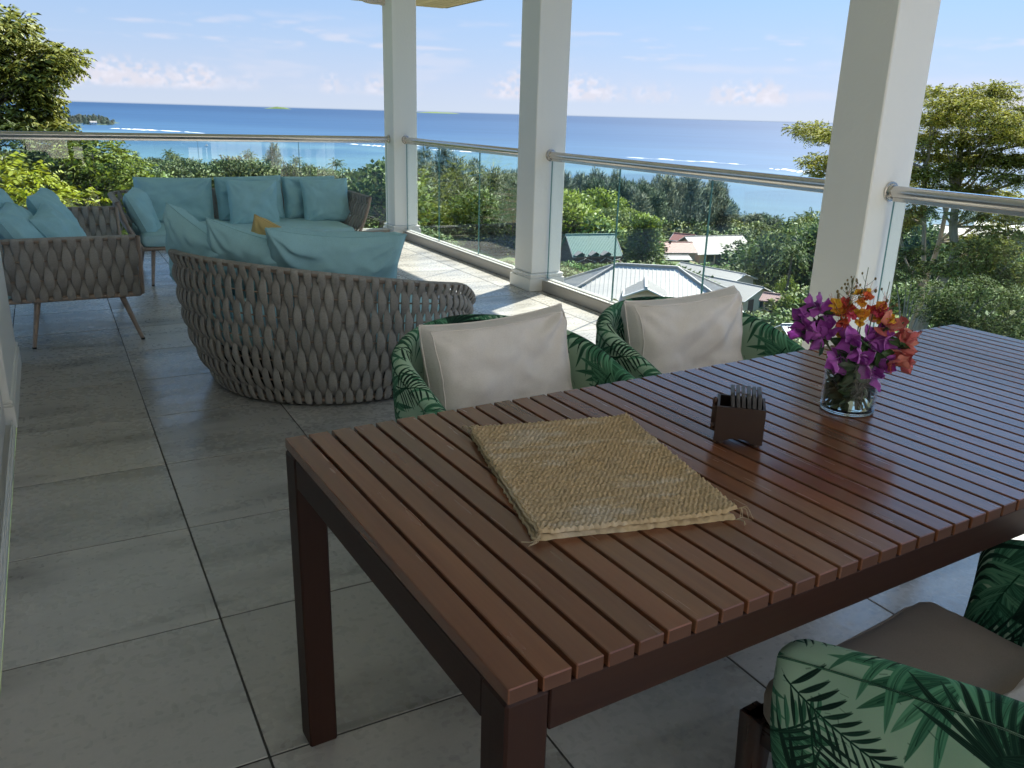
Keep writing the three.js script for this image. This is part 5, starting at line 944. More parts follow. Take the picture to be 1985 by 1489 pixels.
{
  // the grey hipped roof right below
  const [x, z] = pol(37.95, 60), o = thing('grey_roof_house', 'house with big light grey hip roof and small front gable, nearest below the terrace', 'house', [x, -15, z], face(37.95) + 0.02);
  const top = -8.7 + 15, len = 13.3, half = 4.5, rise = 2.35, eave = top - rise, rl = len - 2 * half;
  part(o, 'wall', at(new THREE.BoxGeometry(len - 1.4, eave + 1.2, half * 2 - 1.4), 0, (eave - 1.2) / 2, 0), wallM(0.78, 0.70, 0.58));
  const front = sheet(len, half, 1, rise, half, half, 0.30), end = sheet(half * 2, half, 1, rise, half, half, 0.30), sl = half * 2;
  const rf = part(o, 'roof', merge([place(front.clone(), 0, eave, 0), place(front.clone(), 0, eave, 0, Math.PI), place(end.clone(), rl / 2, eave, 0, Math.PI / 2), place(end.clone(), -rl / 2, eave, 0, -Math.PI / 2)]), mRoofGrey);
  const hips = [rod([-rl / 2, top + 0.05, 0], [rl / 2, top + 0.05, 0], 0.11, 0.11, 8)]; for (const sx of [-1, 1]) for (const sz of [-1, 1]) hips.push(rod([sx * rl / 2, top + 0.05, 0], [sx * len / 2, eave + 0.05, sz * half], 0.11, 0.11, 8));
  part(rf, 'ridge_cap', merge(hips), mRoofWhite);
  const gut = []; const ce = [[-len / 2, half], [len / 2, half], [len / 2, -half], [-len / 2, -half]]; ce.forEach(([a, b], i) => { const [c, d] = ce[(i + 1) % 4]; gut.push(rod([a, eave - 0.07, b], [c, eave - 0.07, d], 0.11, 0.11, 8)); });
  part(rf, 'gutter', merge(gut), mWhiteWood);
  const gy = -9.36 + 15, gw = 1.5, gr = 0.62, z0 = 1.25, z1 = 4.95;
  const go = new THREE.Group(); go.name = 'front_gable'; o.add(go);
  part(go, 'gable_roof', merge([-1, 1].map((s) => place(sheet(z1 - z0, gw, 1, gr, 0, 0, 0.3), 0, gy - gr, (z0 + z1) / 2, s * Math.PI / 2))), mRoofGrey);
  part(go, 'gable_cap', rod([-0.03, gy + 0.06, z0 - 0.3], [-0.03, gy + 0.06, z1 + 0.05], 0.11, 0.11, 8), mWhiteWood);
  part(go, 'barge_board', merge([-1, 1].map((s) => rod([0, gy - 0.02, z1 + 0.03], [s * gw, gy - gr - 0.02, z1 + 0.03], 0.09, 0.09, 4)).concat([-1, 1].map((s) => rod([s * gw, gy - gr - 0.02, z0 + 1.3], [s * gw, gy - gr - 0.02, z1 + 0.03], 0.08, 0.08, 6)))), mWhiteWood);
  part(go, 'gable_wall', merge([at(gableEnds(gw * 2 - 0.4, gr - 0.1, 0.2), 0, gy - gr - 0.03, z1 - 0.35), at(new THREE.BoxGeometry(gw * 2 - 0.4, 3.0, 0.2), 0, gy - gr - 1.53, z1 - 0.35)]), wallM(0.60, 0.50, 0.38));
}
gableHouse('white_roof_house', 'low cream house with white sheet roof and teal windows, right of the grey roof', 43.6, 95, -18.8, face(43.6) - 0.62, 7.6, 5.4, 2.1, 1.0, 0.5, wallM(0.88, 0.84, 0.66), mRoofWhite, { windows: [['f', -1.9, 1.25, 1.0, 0.8, mTeal], ['f', 0.3, 1.25, 1.0, 0.8, mTeal], ['r', -0.8, 1.25, 0.9, 0.8, mTeal], ['f', 2.4, 1.25, 0.9, 0.8, mTeal]], doors: [['r', 1.3, 0.9, 1.9]] });
gableHouse('long_white_shed', 'long low shed with white sheet roof between the grey and the cream house', 42.3, 104, -18.6, face(42.3) - 0.62, 9.0, 4.5, 2.0, 0.7, 0.35, wallM(0.5, 0.5, 0.47), mRoofWhite);
gableHouse('pink_roof_hut', 'small hut with dull pink roof and open porch, right of the cream house', 46.65, 88, -17.6, face(46.65) - 0.25, 2.0, 1.9, 1.75, 0.42, 0.35, wallM(0.46, 0.34, 0.28), mRoofPink, { windows: [['f', -0.45, 1.05, 0.6, 0.7, mWhiteWood]], doors: [['f', 0.5, 0.62, 1.6]], barge: mRoofPink });
gableHouse('concrete_hut', 'mottled concrete hut with pale blue roof edge, lowest behind the second chair', 48.3, 58, -13.6, face(48.3) + 0.5, 2.2, 2.0, 1.5, 0.45, 0.15, std({ map: rep(tileMap, 0.5), color: new THREE.Color(0.9, 0.95, 0.85), roughness: 0.9 }), mRoofBlue, { barge: mRoofBlue });
gableHouse('peach_house', 'peach walled house with wide pale roof among the trees, middle of the valley', 42.2, 150, -22.5, face(42.2) + 0.55, 9.6, 8.2, 2.7, 1.9, 0.9, wallM(0.90, 0.66, 0.48), mRoofPale, { windows: [['l', 0.5, 1.6, 1.5, 1.0, mTimber], ['f', -2.8, 1.5, 1.2, 1.0, mTimber], ['f', 0, 1.5, 1.2, 1.0, mTimber], ['f', 2.8, 1.5, 1.2, 1.0, mTimber], ['l', -2.2, 1.6, 1.0, 1.0, mTimber]], doors: [['f', -1.3, 1.0, 2.1]] });
gableHouse('red_roof_house', 'long house with faded red sheet roof left of the peach house', 39.45, 140, -20.6, face(39.45) + 0.35, 6.6, 5.0, 1.5, 1.1, 0.4, wallM(0.45, 0.36, 0.31), mRoofRed, { windows: [['f', 1.5, 0.8, 0.8, 0.7, mTimber]] });
gableHouse('small_red_roof_house', 'small house with red roof just behind the long red roof', 40.3, 152, -20.6, face(40.3) - 0.4, 3.6, 3.2, 1.6, 0.9, 0.3, wallM(0.40, 0.20, 0.15), mRoofRed, { windows: [['f', 0, 0.9, 0.8, 0.7, mTimber]] });
gableHouse('lean_to_shed', 'white roofed open lean-to in front of the red roofed house', 39.4, 132, -20.2, face(39.4) + 0.3, 5.6, 3.4, 0.95, 0.32, 0.3, wallM(0.32, 0.33, 0.33), mRoofPale, { windows: [['f', 1.2, 0.5, 0.7, 0.5, mTimber]] });
gableHouse('orange_roof_hut', 'hut with bright orange roof behind the grey roof, mostly hidden by bushes', 33.95, 92, -17.2, face(33.95) + 0.5, 2.3, 2.2, 1.4, 0.62, 0.4, wallM(0.5, 0.4, 0.3), mRoofOrange, { barge: mRoofOrange, windows: [['f', 0, 0.8, 0.6, 0.6, mWhiteWood]] });
{
  const o = gableHouse('green_roof_house', 'timber house with sea green roof, three white dormer gables and cluttered balcony', 34.0, 114, -18.0, face(34) + 0.38, 6.4, 5.6, 1.9, 2.2, 0.4, wallM(0.12, 0.10, 0.09), mRoofGreen, { barge: mRoofWhite, windows: [['r', 0.3, 2.6, 1.0, 0.8, mWhiteWood], ['r', -1.5, 1.2, 0.9, 0.9, mWhiteWood]] });
  const dm = []; for (const x of [-2.6, -0.55, 1.15]) { for (const s of [-1, 1]) dm.push(place(sheet(2.0, 0.8, 1, 0.45, 0, 0, 0.3), x, 1.92, 2.85, s * Math.PI / 2)); }
  part(o, 'dormer_roof', merge(dm), mRoofWhite);
  part(o, 'balcony', merge([at(cbox(6.6, 0.12, 1.1, 0.01), 0, 1.0, 3.3), at(cbox(6.6, 0.08, 0.08, 0.01), 0, 1.75, 3.82), ...[-3.2, -2.1, -1, 0, 1, 2.1, 3.2].map((x) => at(cbox(0.09, 2.6, 0.09, 0.01), x, 0.6, 3.82)), ...[...Array(26)].map((_, i) => at(cbox(0.03, 0.7, 0.03, 0.004), -3.1 + i * 0.25, 1.4, 3.82))]), mTimber);
  part(o, 'plank_stack', merge([[-2.4, 1.3, 0.5], [-1.1, 1.25, -0.4], [0.4, 1.2, 0.9], [1.6, 1.3, -0.6], [2.5, 1.25, 0.3], [0.9, 0.4, 0.6]].map(([x, y, a], i) => cbox(1.2, 0.09, 0.16, 0.01).rotateZ(a * 0.7).translate(x, y, 3.55 + (i % 2) * 0.15))), mWhiteWood);
}
gableHouse('far_white_roof', 'long pale roof seen through the umbrella tree at the far right', 57.4, 205, -22.6, face(57.4) - 0.2, 15, 6, 2.2, 1.3, 0.5, wallM(0.5, 0.5, 0.48), mRoofPale, { windows: [['f', -4, 1.2, 1, 0.9, mTimber], ['f', 0, 1.2, 1, 0.9, mTimber], ['f', 4, 1.2, 1, 0.9, mTimber]] });
gableHouse('far_green_roof', 'long low roof behind the pale one at the far right edge', 59.8, 230, -23.8, face(59.8) - 0.1, 18, 7, 2.4, 1.4, 0.5, wallM(0.5, 0.5, 0.46), mRoofBlue, { windows: [['f', -4, 1.2, 1, 0.9, mTimber], ['f', 3, 1.2, 1, 0.9, mTimber]] });
gableHouse('far_pink_house', 'house with terracotta roof in the greenery at the far right', 57.6, 150, -20.6, face(57.6) + 0.3, 7, 5, 2.0, 1.1, 0.5, wallM(0.5, 0.36, 0.28), mRoofOrange, { windows: [['f', -1.5, 1.1, 0.9, 0.8, mTimber], ['f', 1.5, 1.1, 0.9, 0.8, mTimber]] });

// ================================================================ the trees
// what must stay in sight: [az from, az to, nearer than d, highest slope of things in front]
const SIGHT = [[31.4, 45.2, 66, -0.215], [41.6, 46.4, 98, -0.213], [45.6, 47.7, 90, -0.209], [47, 49.2, 60, -0.24], [39.9, 44.2, 154, -0.160], [38.0, 41, 150, -0.157], [32.0, 35.9, 118, -0.165], [33.0, 34.9, 95, -0.177], [56.0, 61, 200, -0.119], [52.6, 57.0, 46, -0.225], [24, 29, 118, -0.165], [29, 32, 118, -0.158]];
const SKYLINE = [[-20, -0.03], [0, -0.038], [4, -0.046], [6, -0.051], [10, -0.049], [12.2, -0.047], [14, -0.049], [16, -0.054], [18, -0.054], [20, -0.047], [22, -0.044], [24, -0.045], [26, -0.056], [29, -0.066], [32, -0.061], [35, -0.058], [37, -0.063], [39, -0.059], [40.5, -0.063], [42, -0.066], [43, -0.078], [44, -0.095], [45.2, -0.092], [47, -0.10], [50, -0.088], [54, -0.078], [60, -0.076], [90, -0.07]];
const HOUSES = [[37.95, 60, 9], [43.6, 95, 6], [42.3, 104, 6], [46.65, 88, 3], [48.3, 58, 3], [42.2, 150, 8], [39.45, 140, 5], [40.3, 152, 4], [39.4, 132, 4], [33.95, 92, 2.5], [34, 114, 5.5], [57.4, 205, 9], [59.8, 230, 10], [57.6, 150, 5]].map(([a, d, r]) => [...pol(a, d), r]);
function fits(az, d, top, half, low = 0) {                                   // null, or the greatest height its top may reach
  const [x, z] = pol(az, d), wide = (half / d) / D2R;
  for (const [hx, hz, r] of HOUSES) if (Math.hypot(x - hx, z - hz) < r + half * 0.6) return null;
  let lim = EYE + d * (table(az, SKYLINE) + 0.004 - low - hash2(Math.round(az * 50), Math.round(d), 4) ** 1.5 * 0.024);
  for (const [a, b, near, s] of SIGHT) if (d < near && az + wide > a && az - wide < b) lim = Math.min(lim, EYE + d * (s - 0.002));
  return Math.min(top, lim);
}
{
  const r = rng(501), taken2 = [];
  const PLACE = [[5.5, 'left of the sofa back'], [11, 'behind the left half of the sofa'], [19.5, 'behind the right half of the sofa'], [28.6, 'between the first two pillars'], [35, 'just right of the middle pillar'], [40.2, 'above the grey roof'], [47.5, 'left of the nearest pillar'], [56.5, 'right of the nearest pillar'], [999, 'at the far right edge']];
  const scatter = (n, azR, dR, kind, name, label, cat, group, mats, h0, h1, gap, minH, trunk = mBark) => {
    let made = 0;
    for (let k = 0; k < n * 14 && made < n; k++) {
      const az = lerp(...azR, r()), d = Math.sqrt(lerp(dR[0] ** 2, dR[1] ** 2, r())), [x, z] = pol(az, d), sh = shoreAt(az);
      if (d > sh * 0.97) continue;
      if (taken2.some(([a, b, g]) => (a - x) ** 2 + (b - z) ** 2 < Math.min(g, gap) ** 2)) continue;
      const y = ground(x, z), want = lerp(h0, h1, r()), half = kind === 'casuarina' ? 2.2 : kind === 'palm' ? 2.5 : kind === 'bush' ? 2 : 3.4, top = fits(az, d, y + want, half);
      if (top === null || top - y < minH) continue;
      const h = Math.min(want, top - y), nat = { casuarina: 10.6, broad: 8.8, flat: 8.7, palm: 9.6, bush: 3.3 }[kind], sy = h / nat, sc = clamp(sy, 0.55, 1.5) * lerp(0.85, 1.2, r());
      taken2.push([x, z, gap]); made++;
      const mi = Math.floor(r() * mats.length), tone = [mBroad[1], mBroad[3], mCas[1], mPalmLeaf[1]].includes(mats[mi]) ? 'darker ' : [mBroad[2], mCas[2], mPalmLeaf[2]].includes(mats[mi]) ? 'paler ' : mBright.includes(mats[mi]) ? 'yellow green ' : mAlbizia.includes(mats[mi]) ? 'olive ' : '', row = d < lerp(...dR, 0.4) ? 'front row' : d < lerp(...dR, 0.72) ? 'middle row' : 'back row', where = PLACE.find(([a]) => az < a)[1], text = tone + label + ', ' + row + ', ' + where;
      tree(name, text, cat, kind, Math.floor(r() * PROTO[kind].length), mats[mi], x, y - 0.2, z, kind === 'casuarina' ? Math.min(sc, 1.35) : sc, sy, r() * 6.28, group + ': ' + tone + row + ', ' + where, trunk);
    }
  };
  // trees with a place of their own
  const solo = (name, label, kind, v, mat, az, d, topS, wide, trunk) => { const [x, z] = pol(az, d), y = ground(x, z), h = EYE + d * topS - y, nat = { casuarina: 10.6, broad: 8.8, flat: 8.7, palm: 9.6, bush: 3.3 }[kind]; taken2.push([x, z, 4]); return tree(name, label, 'tree', kind, v, mat, x, y - 0.2, z, wide, h / nat, az * 0.7, undefined, trunk); };
  solo('casuarina_tree', 'tallest casuarina, standing above the belt just right of the furthest pillar', 'casuarina', 0, mCas[0], 24.1, 150, -0.037, 1.25);
  solo('casuarina_tree', 'lone tall feathery casuarina rising over the palms behind the sofa', 'casuarina', 1, mCas[2], 13.1, 300, -0.0395, 1.5);
  solo('yellow_green_tree', 'round yellow green tree behind the green roofed house', 'broad', 0, mBright[0], 34.3, 128, -0.1125, 0.85);
  solo('yellow_green_tree', 'bright yellow green tree just right of the green roofed house', 'broad', 1, mBright[1], 36.2, 120, -0.127, 0.62);
  solo('round_dark_tree', 'round dark glossy tree between the vine tower and the peach house', 'broad', 2, mBroad[3], 39.4, 165, -0.1115, 0.98);
  solo('umbrella_tree', 'flat topped light green umbrella tree behind the peach house', 'flat', 0, mAlbizia[0], 42.9, 185, -0.107, 1.35);
  solo('umbrella_tree', 'flat topped umbrella tree directly right of the furthest pillar', 'flat', 1, mAlbizia[1], 23.2, 120, -0.1000, 0.62);
  solo('umbrella_tree', 'spreading umbrella tree over the right part of the valley, left of the nearest pillar', 'flat', 1, mAlbizia[0], 44.9, 190, -0.112, 1.2);
  solo('tall_palm', 'coconut palm nearest the nearest pillar, standing over the dark trees', 'palm', 0, mPalmLeaf[0], 45.4, 150, -0.108, 1.15);
  solo('tall_palm', 'leaning coconut palm halfway up the slope beside the nearest pillar', 'palm', 1, mPalmLeaf[1], 47.2, 95, -0.128, 1.0);
  solo('dark_green_tree', 'dark green tree low at the left foot of the nearest pillar', 'broad', 1, mBroad[3], 47.2, 118, -0.128, 0.9);
  solo('dark_green_tree', 'deep green tree right of the peach house', 'broad', 2, mBroad[1], 45.6, 122, -0.133, 0.95);
  solo('pale_bush_tree', 'pale green young tree beside the hut with the pink roof', 'broad', 0, mBright[1], 47.7, 80, -0.183, 0.36);
  solo('pale_bush_tree', 'slender light green sapling on the slope above the pink roofed hut', 'broad', 1, mBright[1], 47.2, 98, -0.163, 0.30);
  {
    // a dead trunk overgrown with vine, like a tower
    const [x, z] = pol(37.6, 108), y = ground(x, z), o = thing('vine_covered_tree', 'tower shaped tree wrapped in vine, yellow green on top, left of the red roofs', 'tree', [x, y, z]), rr = rng(61), top = EYE - 108 * 0.1065 - y, side = [], crownC = [];
    for (let k = 0; k < 38; k++) { const t = k / 38, a = k * 2.4; side.push([Math.cos(a) * 1.5 * (1.15 - 0.35 * t), 0.4 + t * (top - 2.0), Math.sin(a) * 1.5 * (1.15 - 0.35 * t), 0.85, 0.8, 0.85]); }
    for (let k = 0; k < 11; k++) { const a = k * 2.4, R = 0.45 * Math.sqrt(k); crownC.push([Math.cos(a) * R, top - 0.75 - 0.14 * R * R - rr() * 0.3, Math.sin(a) * R, 0.8, 0.6, 0.8]); }
    part(o, 'trunk', limbs([[[[0, -1, 0], [0.2, top / 2, 0], [0, top - 1, 0.1]], 0.5, 0.3]]), mBark); part(o, 'vine', crown(side, 170, 0.3, 0.19, 62), mBroad[0]); part(o, 'crown', crown(crownC, 150, 0.34, 0.2, 63), mBright[0]);
  }
  // the belts and groves
  scatter(72, [21.5, 43.5], [165, 300], 'casuarina', 'casuarina_tree', 'feathery casuarina in the belt', 'tree', 'casuarinas in the belt before the lagoon', mCas, 17, 25, 6.5, 7);
  scatter(16, [22, 30], [120, 175], 'casuarina', 'casuarina_tree', 'nearer casuarina', 'tree', 'casuarinas between the first two pillars', mCas, 11, 16, 6, 5);
  scatter(26, [41, 56], [200, 300], 'palm', 'coconut_palm', 'coconut palm by the lagoon', 'palm', 'coconut palms by the lagoon at the right', mPalmLeaf, 11, 15, 5, 6, mPaleBark);
  scatter(30, [1, 22], [300, 600], 'palm', 'coconut_palm', 'coconut palm in the wood', 'palm', 'coconut palms in the wood behind the sofa', mPalmLeaf, 12, 17, 7, 7, mPaleBark);
  scatter(62, [-6, 22], [95, 420], 'broad', 'wood_tree', 'broad crowned tree in the wood', 'tree', 'trees of the wood behind the long sofa', [mBroad[0], mBroad[2], mBroad[1], mCas[2], mBroad[0]], 8, 13, 7, 4);
  scatter(30, [23, 38], [75, 190], 'broad', 'valley_tree', 'leafy tree around the houses', 'tree', 'leafy trees around the houses in the valley', [mBroad[0], mBright[1], mBroad[2], mBright[0], mBroad[1]], 6, 11, 5.5, 3);
  scatter(34, [41.5, 62], [100, 230], 'broad', 'slope_tree', 'leafy tree on the far slope', 'tree', 'leafy trees on the right hand slope', [mBroad[0], mBroad[2], mBroad[1], mBroad[2], mAlbizia[1], mBright[1]], 7, 12, 5.5, 3);
  scatter(26, [49, 70], [24, 95], 'broad', 'slope_tree', 'bushy tree below the terrace', 'tree', 'bushy trees below the right end of the terrace', [mBroad[0], mBroad[1], mBroad[3]], 3.5, 6.5, 4, 2.2);
  scatter(40, [22, 50], [50, 130], 'bush', 'shrub', 'shrub among the houses', 'shrub', 'shrubs on the slope among the houses', [mBroad[0], mBroad[2], mBroad[1], mBright[1]], 1.2, 2.8, 3, 0.5);
  scatter(14, [45, 50], [50, 110], 'bush', 'banana_shrub', 'shrub by the hut', 'shrub', 'light green shrubs near the small hut', [mBright[1], mBroad[2]], 1.2, 2.2, 2.4, 0.5);
  // countless undergrowth between them
  const M = [], cols = [], m4 = new THREE.Matrix4(), e = new THREE.Euler(), q = new THREE.Quaternion();
  for (let k = 0; k < 9000; k++) {
    const az = lerp(-18, 78, r()), d = Math.sqrt(lerp(26 ** 2, 420 ** 2, r() ** 1.35)), [x, z] = pol(az, d), y = ground(x, z); if (d > shoreAt(az) * 0.985) continue;
    const want = lerp(1.2, 3.6, r()) * (d > 120 ? 1.7 : 1), top = fits(az, d, y + want, 1.6); if (top === null || top - y < 0.35) continue;
    if (d < 118 && az > 23 && az < 31 && d > 60 && r() < 0.7) continue;
    const s = (top - y) / 3.3; m4.compose(new THREE.Vector3(x, y - 0.15, z), q.setFromEuler(e.set(0, r() * 6.28, 0)), new THREE.Vector3(clamp(s * 1.5, 0.5, 2.2), s, clamp(s * 1.5, 0.5, 2.2))); M.push(m4.clone());
    const b = r() < 0.25 ? 1.7 : 0.75 + 0.5 * r(); cols.push(new THREE.Color(b * lerp(0.8, 1.3, r()), b, b * 0.9));
  }
  const im = new THREE.InstancedMesh(PROTO.bush[0][1], leafM(0.091,0.149,0.045, 0.25), M.length); M.forEach((m, i) => { im.setMatrixAt(i, m); im.setColorAt(i, cols[i]); }); im.name = 'undergrowth';
  tag(im, 'low tangled undergrowth covering the slopes between houses and trees', 'undergrowth', undefined, 'stuff'); scene.add(im);
  // the far wood along the shore: one mass
  const wood = (name, label, list, geo, mat) => { const w = new THREE.InstancedMesh(geo, mat, list.length); list.forEach(([x, y, z, s, sy], i) => { w.setMatrixAt(i, m4.compose(new THREE.Vector3(x, y, z), q.setFromEuler(e.set(0, r() * 6.28, 0)), new THREE.Vector3(s, sy, s))); const b = 0.75 + 0.6 * r(); w.setColorAt(i, new THREE.Color(b * lerp(0.85, 1.15, r()), b, b)); }); w.name = name; tag(w, label, 'wood', undefined, 'stuff'); scene.add(w); };
  const l1 = []; for (let k = 0; k < 5200 && l1.length < 1500; k++) { const az = lerp(-14, 24, r()), d = Math.sqrt(lerp(110 ** 2, 640 ** 2, r())), [x, z] = pol(az, d), y = ground(x, z); if (d > shoreAt(az) * 0.985) continue; const top = fits(az, d, y + lerp(6, 11, r()), 3, 0.004); if (top === null || top - y < 3) continue; l1.push([x, y - 0.3, z, lerp(0.8, 1.15, r()), (top - y) / 8.8]); }
  wood('far_wood', 'dense wood on the coastal plain behind the long sofa, reaching to the lagoon', l1, PROTO.broad[1][1], leafM(0.102,0.149,0.052, 0.2));
  const l2 = []; for (let k = 0; k < 3000 && l2.length < 420; k++) { const az = lerp(21, 46, r()), d = Math.sqrt(lerp(175 ** 2, 320 ** 2, r())), [x, z] = pol(az, d), y = ground(x, z); if (d > shoreAt(az) * 0.985) continue; const top = fits(az, d, y + lerp(11, 19, r()), 2.2, 0.010); if (top === null || top - y < 5) continue; l2.push([x, y - 0.3, z, lerp(0.95, 1.3, r()), (top - y) / 10.6]); }
  wood('casuarina_wood', 'inner trees of the casuarina belt, too dense to tell apart', l2, PROTO.casuarina[2][1], leafM(0.091,0.131,0.084, 0.15));
  const l3 = []; for (let k = 0; k < 900 && l3.length < 420; k++) { const az = lerp(46, 76, r()), d = Math.sqrt(lerp(95 ** 2, 310 ** 2, r())), [x, z] = pol(az, d), y = ground(x, z); if (d > shoreAt(az) * 0.985) continue; const top = fits(az, d, y + lerp(5, 10, r()), 3); if (top === null || top - y < 2.5) continue; l3.push([x, y - 0.3, z, lerp(0.7, 1.05, r()), (top - y) / 8.8]); }
  wood('slope_wood', 'wood filling the right hand valley behind the umbrella tree', l3, PROTO.broad[2][1], leafM(0.15, 0.22, 0.08, 0.3));
  const l4 = []; for (let k = 0; k < 300; k++) { const u = r(), [x, z] = pol(lerp(-4, 3.9, u), lerp(1900, 2250, r())); l4.push([x, SEA - 1, z, 1.6, lerp(1.0, 1.75, r()) * Math.min(1, 0.45 + (1 - u) * 5)]); }
  wood('headland_wood', 'dark casuarina wood on the headland across the lagoon', l4, PROTO.casuarina[1][1], mCas[0]);
}
{
  // the tall feathery tree at the left edge, and the bright bushes below it
  const from = (az, d, s) => { const [x, z] = pol(az, d); return [x, EYE + d * s, z]; };
  const D = 22, cl = [[-1.9, 0.068, 0.9, 0.6], [-0.8, 0.071, 0.5, 0.4], [-3.2, 0.06, 1.1, 0.8], [-0.8, 0.055, 0.6, 0.45], [0.1, 0.052, 0.36, 0.3], [0.8, 0.046, 0.34, 0.22], [1.4, 0.040, 0.34, 0.2], [1.8, 0.033, 0.28, 0.18], [-2.2, 0.042, 0.9, 0.6], [-1.2, 0.034, 0.7, 0.4], [0.0, 0.030, 0.45, 0.28], [0.7, 0.024, 0.34, 0.2], [-2.6, 0.016, 1.0, 0.6], [-0.9, 0.012, 0.7, 0.4], [0.0, 0.006, 0.42, 0.28], [-1.7, -0.008, 0.9, 0.4], [-0.4, -0.012, 0.5, 0.3], [0.3, -0.022, 0.4, 0.24], [-2.4, -0.024, 0.9, 0.4], [-0.9, -0.03, 0.7, 0.35], [-4.4, 0.045, 1.3, 1.0], [-4.6, 0.0, 1.2, 1.0], [-5.5, 0.02, 1.4, 1.2], [0.8, -0.030, 0.36, 0.22], [0.45, -0.006, 0.26, 0.16]].map(([a, s, w, h], i) => { const p = from(a, D + ((i * 7) % 5 - 2) * 0.5, s); return [...p, w * 0.85, h * 0.72, w * 0.85]; });
  const base = from(-3.6, D + 0.6, -0.36), o = thing('feathery_tree', 'tall feathery leaved tree at the left edge, dark against the sky', 'tree', base), rel = (p) => [p[0] - base[0], p[1] - base[1], p[2] - base[2]];
  const rl = rng(88), fork = rel(from(-3.0, D + 0.4, -0.02)), arms = cl.map((c) => [[fork, rel([(c[0] + base[0] + fork[0]) / 2, (c[1] + base[1] + fork[1]) / 2 + 0.15, (c[2] + base[2] + fork[2]) / 2]), rel(c)], 0.055, 0.012]);
  part(o, 'trunk', limbs([[[[0, -1.5, 0], [0.2, fork[1] * 0.5, 0.1], fork], 0.24, 0.13], ...arms]), mBark);
  part(o, 'crown', sprays(cl.flatMap((c) => { const q = rel(c), w = c[3], h = c[4]; return [0, 1, 2, 3].map((k) => { const e = ball(rl); return [q[0] + e[0] * w * 0.85, q[1] + e[1] * h * 0.9, q[2] + e[2] * w * 0.85, w * 0.46, h * 0.42, w * 0.46]; }); }), 21, 0.33, 601, { pairs: 6 }), leafM(0.29, 0.32, 0.06, 0.45));
  const bush = (label, list, d, mat, seed, len, per, name = 'feathery_bush') => { const b = from(list[0][0], d, -0.26), q = thing(name, label, 'bush', b), rl = (p) => [p[0] - b[0], p[1] - b[1], p[2] - b[2]], cs = list.map(([a, s, w, h], i) => [...rl(from(a, d + ((i * 3) % 4) * 0.4, s)), w, h, w]); part(q, 'stems', limbs(cs.map((c) => [[[0, -1, 0], [c[0] * 0.4, c[1] * 0.6, c[2] * 0.4], [c[0], c[1], c[2]]], 0.05, 0.012])), mBark); part(q, 'foliage', sprays(cs, per, len, seed, { lift: 0.1 }), mat); };
  bush('dark leafy bush behind the loveseat, below the tall feathery tree', [[-2, -0.05, 1.2, 0.5], [0, -0.052, 0.9, 0.45], [1.4, -0.056, 0.7, 0.4], [-1, -0.085, 1.1, 0.6], [1, -0.095, 0.9, 0.55], [2.6, -0.075, 0.6, 0.4], [-3, -0.11, 1.2, 0.8], [2.4, -0.12, 0.9, 0.6], [0.6, -0.14, 1.1, 0.6], [3.4, -0.10, 0.6, 0.45], [-1.4, -0.15, 1.2, 0.6], [3.6, -0.14, 0.8, 0.6]], 19, leafM(0.105,0.149,0.035, 0.35), 611, 0.26, 170);
  bush('yellow green feathery bush at the far left, glowing in the sun', [[-2.4, -0.074, 0.6, 0.2], [-0.9, -0.088, 0.5, 0.16], [-2.2, -0.105, 0.8, 0.25], [-0.4, -0.118, 0.7, 0.2], [0.9, -0.105, 0.5, 0.18], [-1.8, -0.14, 0.8, 0.3], [0.4, -0.15, 0.7, 0.25]], 15.5, leafM(0.411,0.473,0.038, 0.5), 621, 0.30, 60, 'sunlit_bush');
  bush('bright green bush whose top reaches the sofa end, right of the glass joint', [[2.5, -0.052, 0.5, 0.25], [3.4, -0.058, 0.55, 0.28], [4.2, -0.072, 0.35, 0.25], [3.0, -0.082, 0.6, 0.3], [4.3, -0.092, 0.35, 0.28], [2.2, -0.11, 0.6, 0.35], [3.6, -0.115, 0.6, 0.35], [4.4, -0.12, 0.3, 0.3], [2.8, -0.145, 0.7, 0.4], [4.0, -0.145, 0.5, 0.35]], 18, leafM(0.236,0.315,0.038, 0.45), 631, 0.27, 95);
}
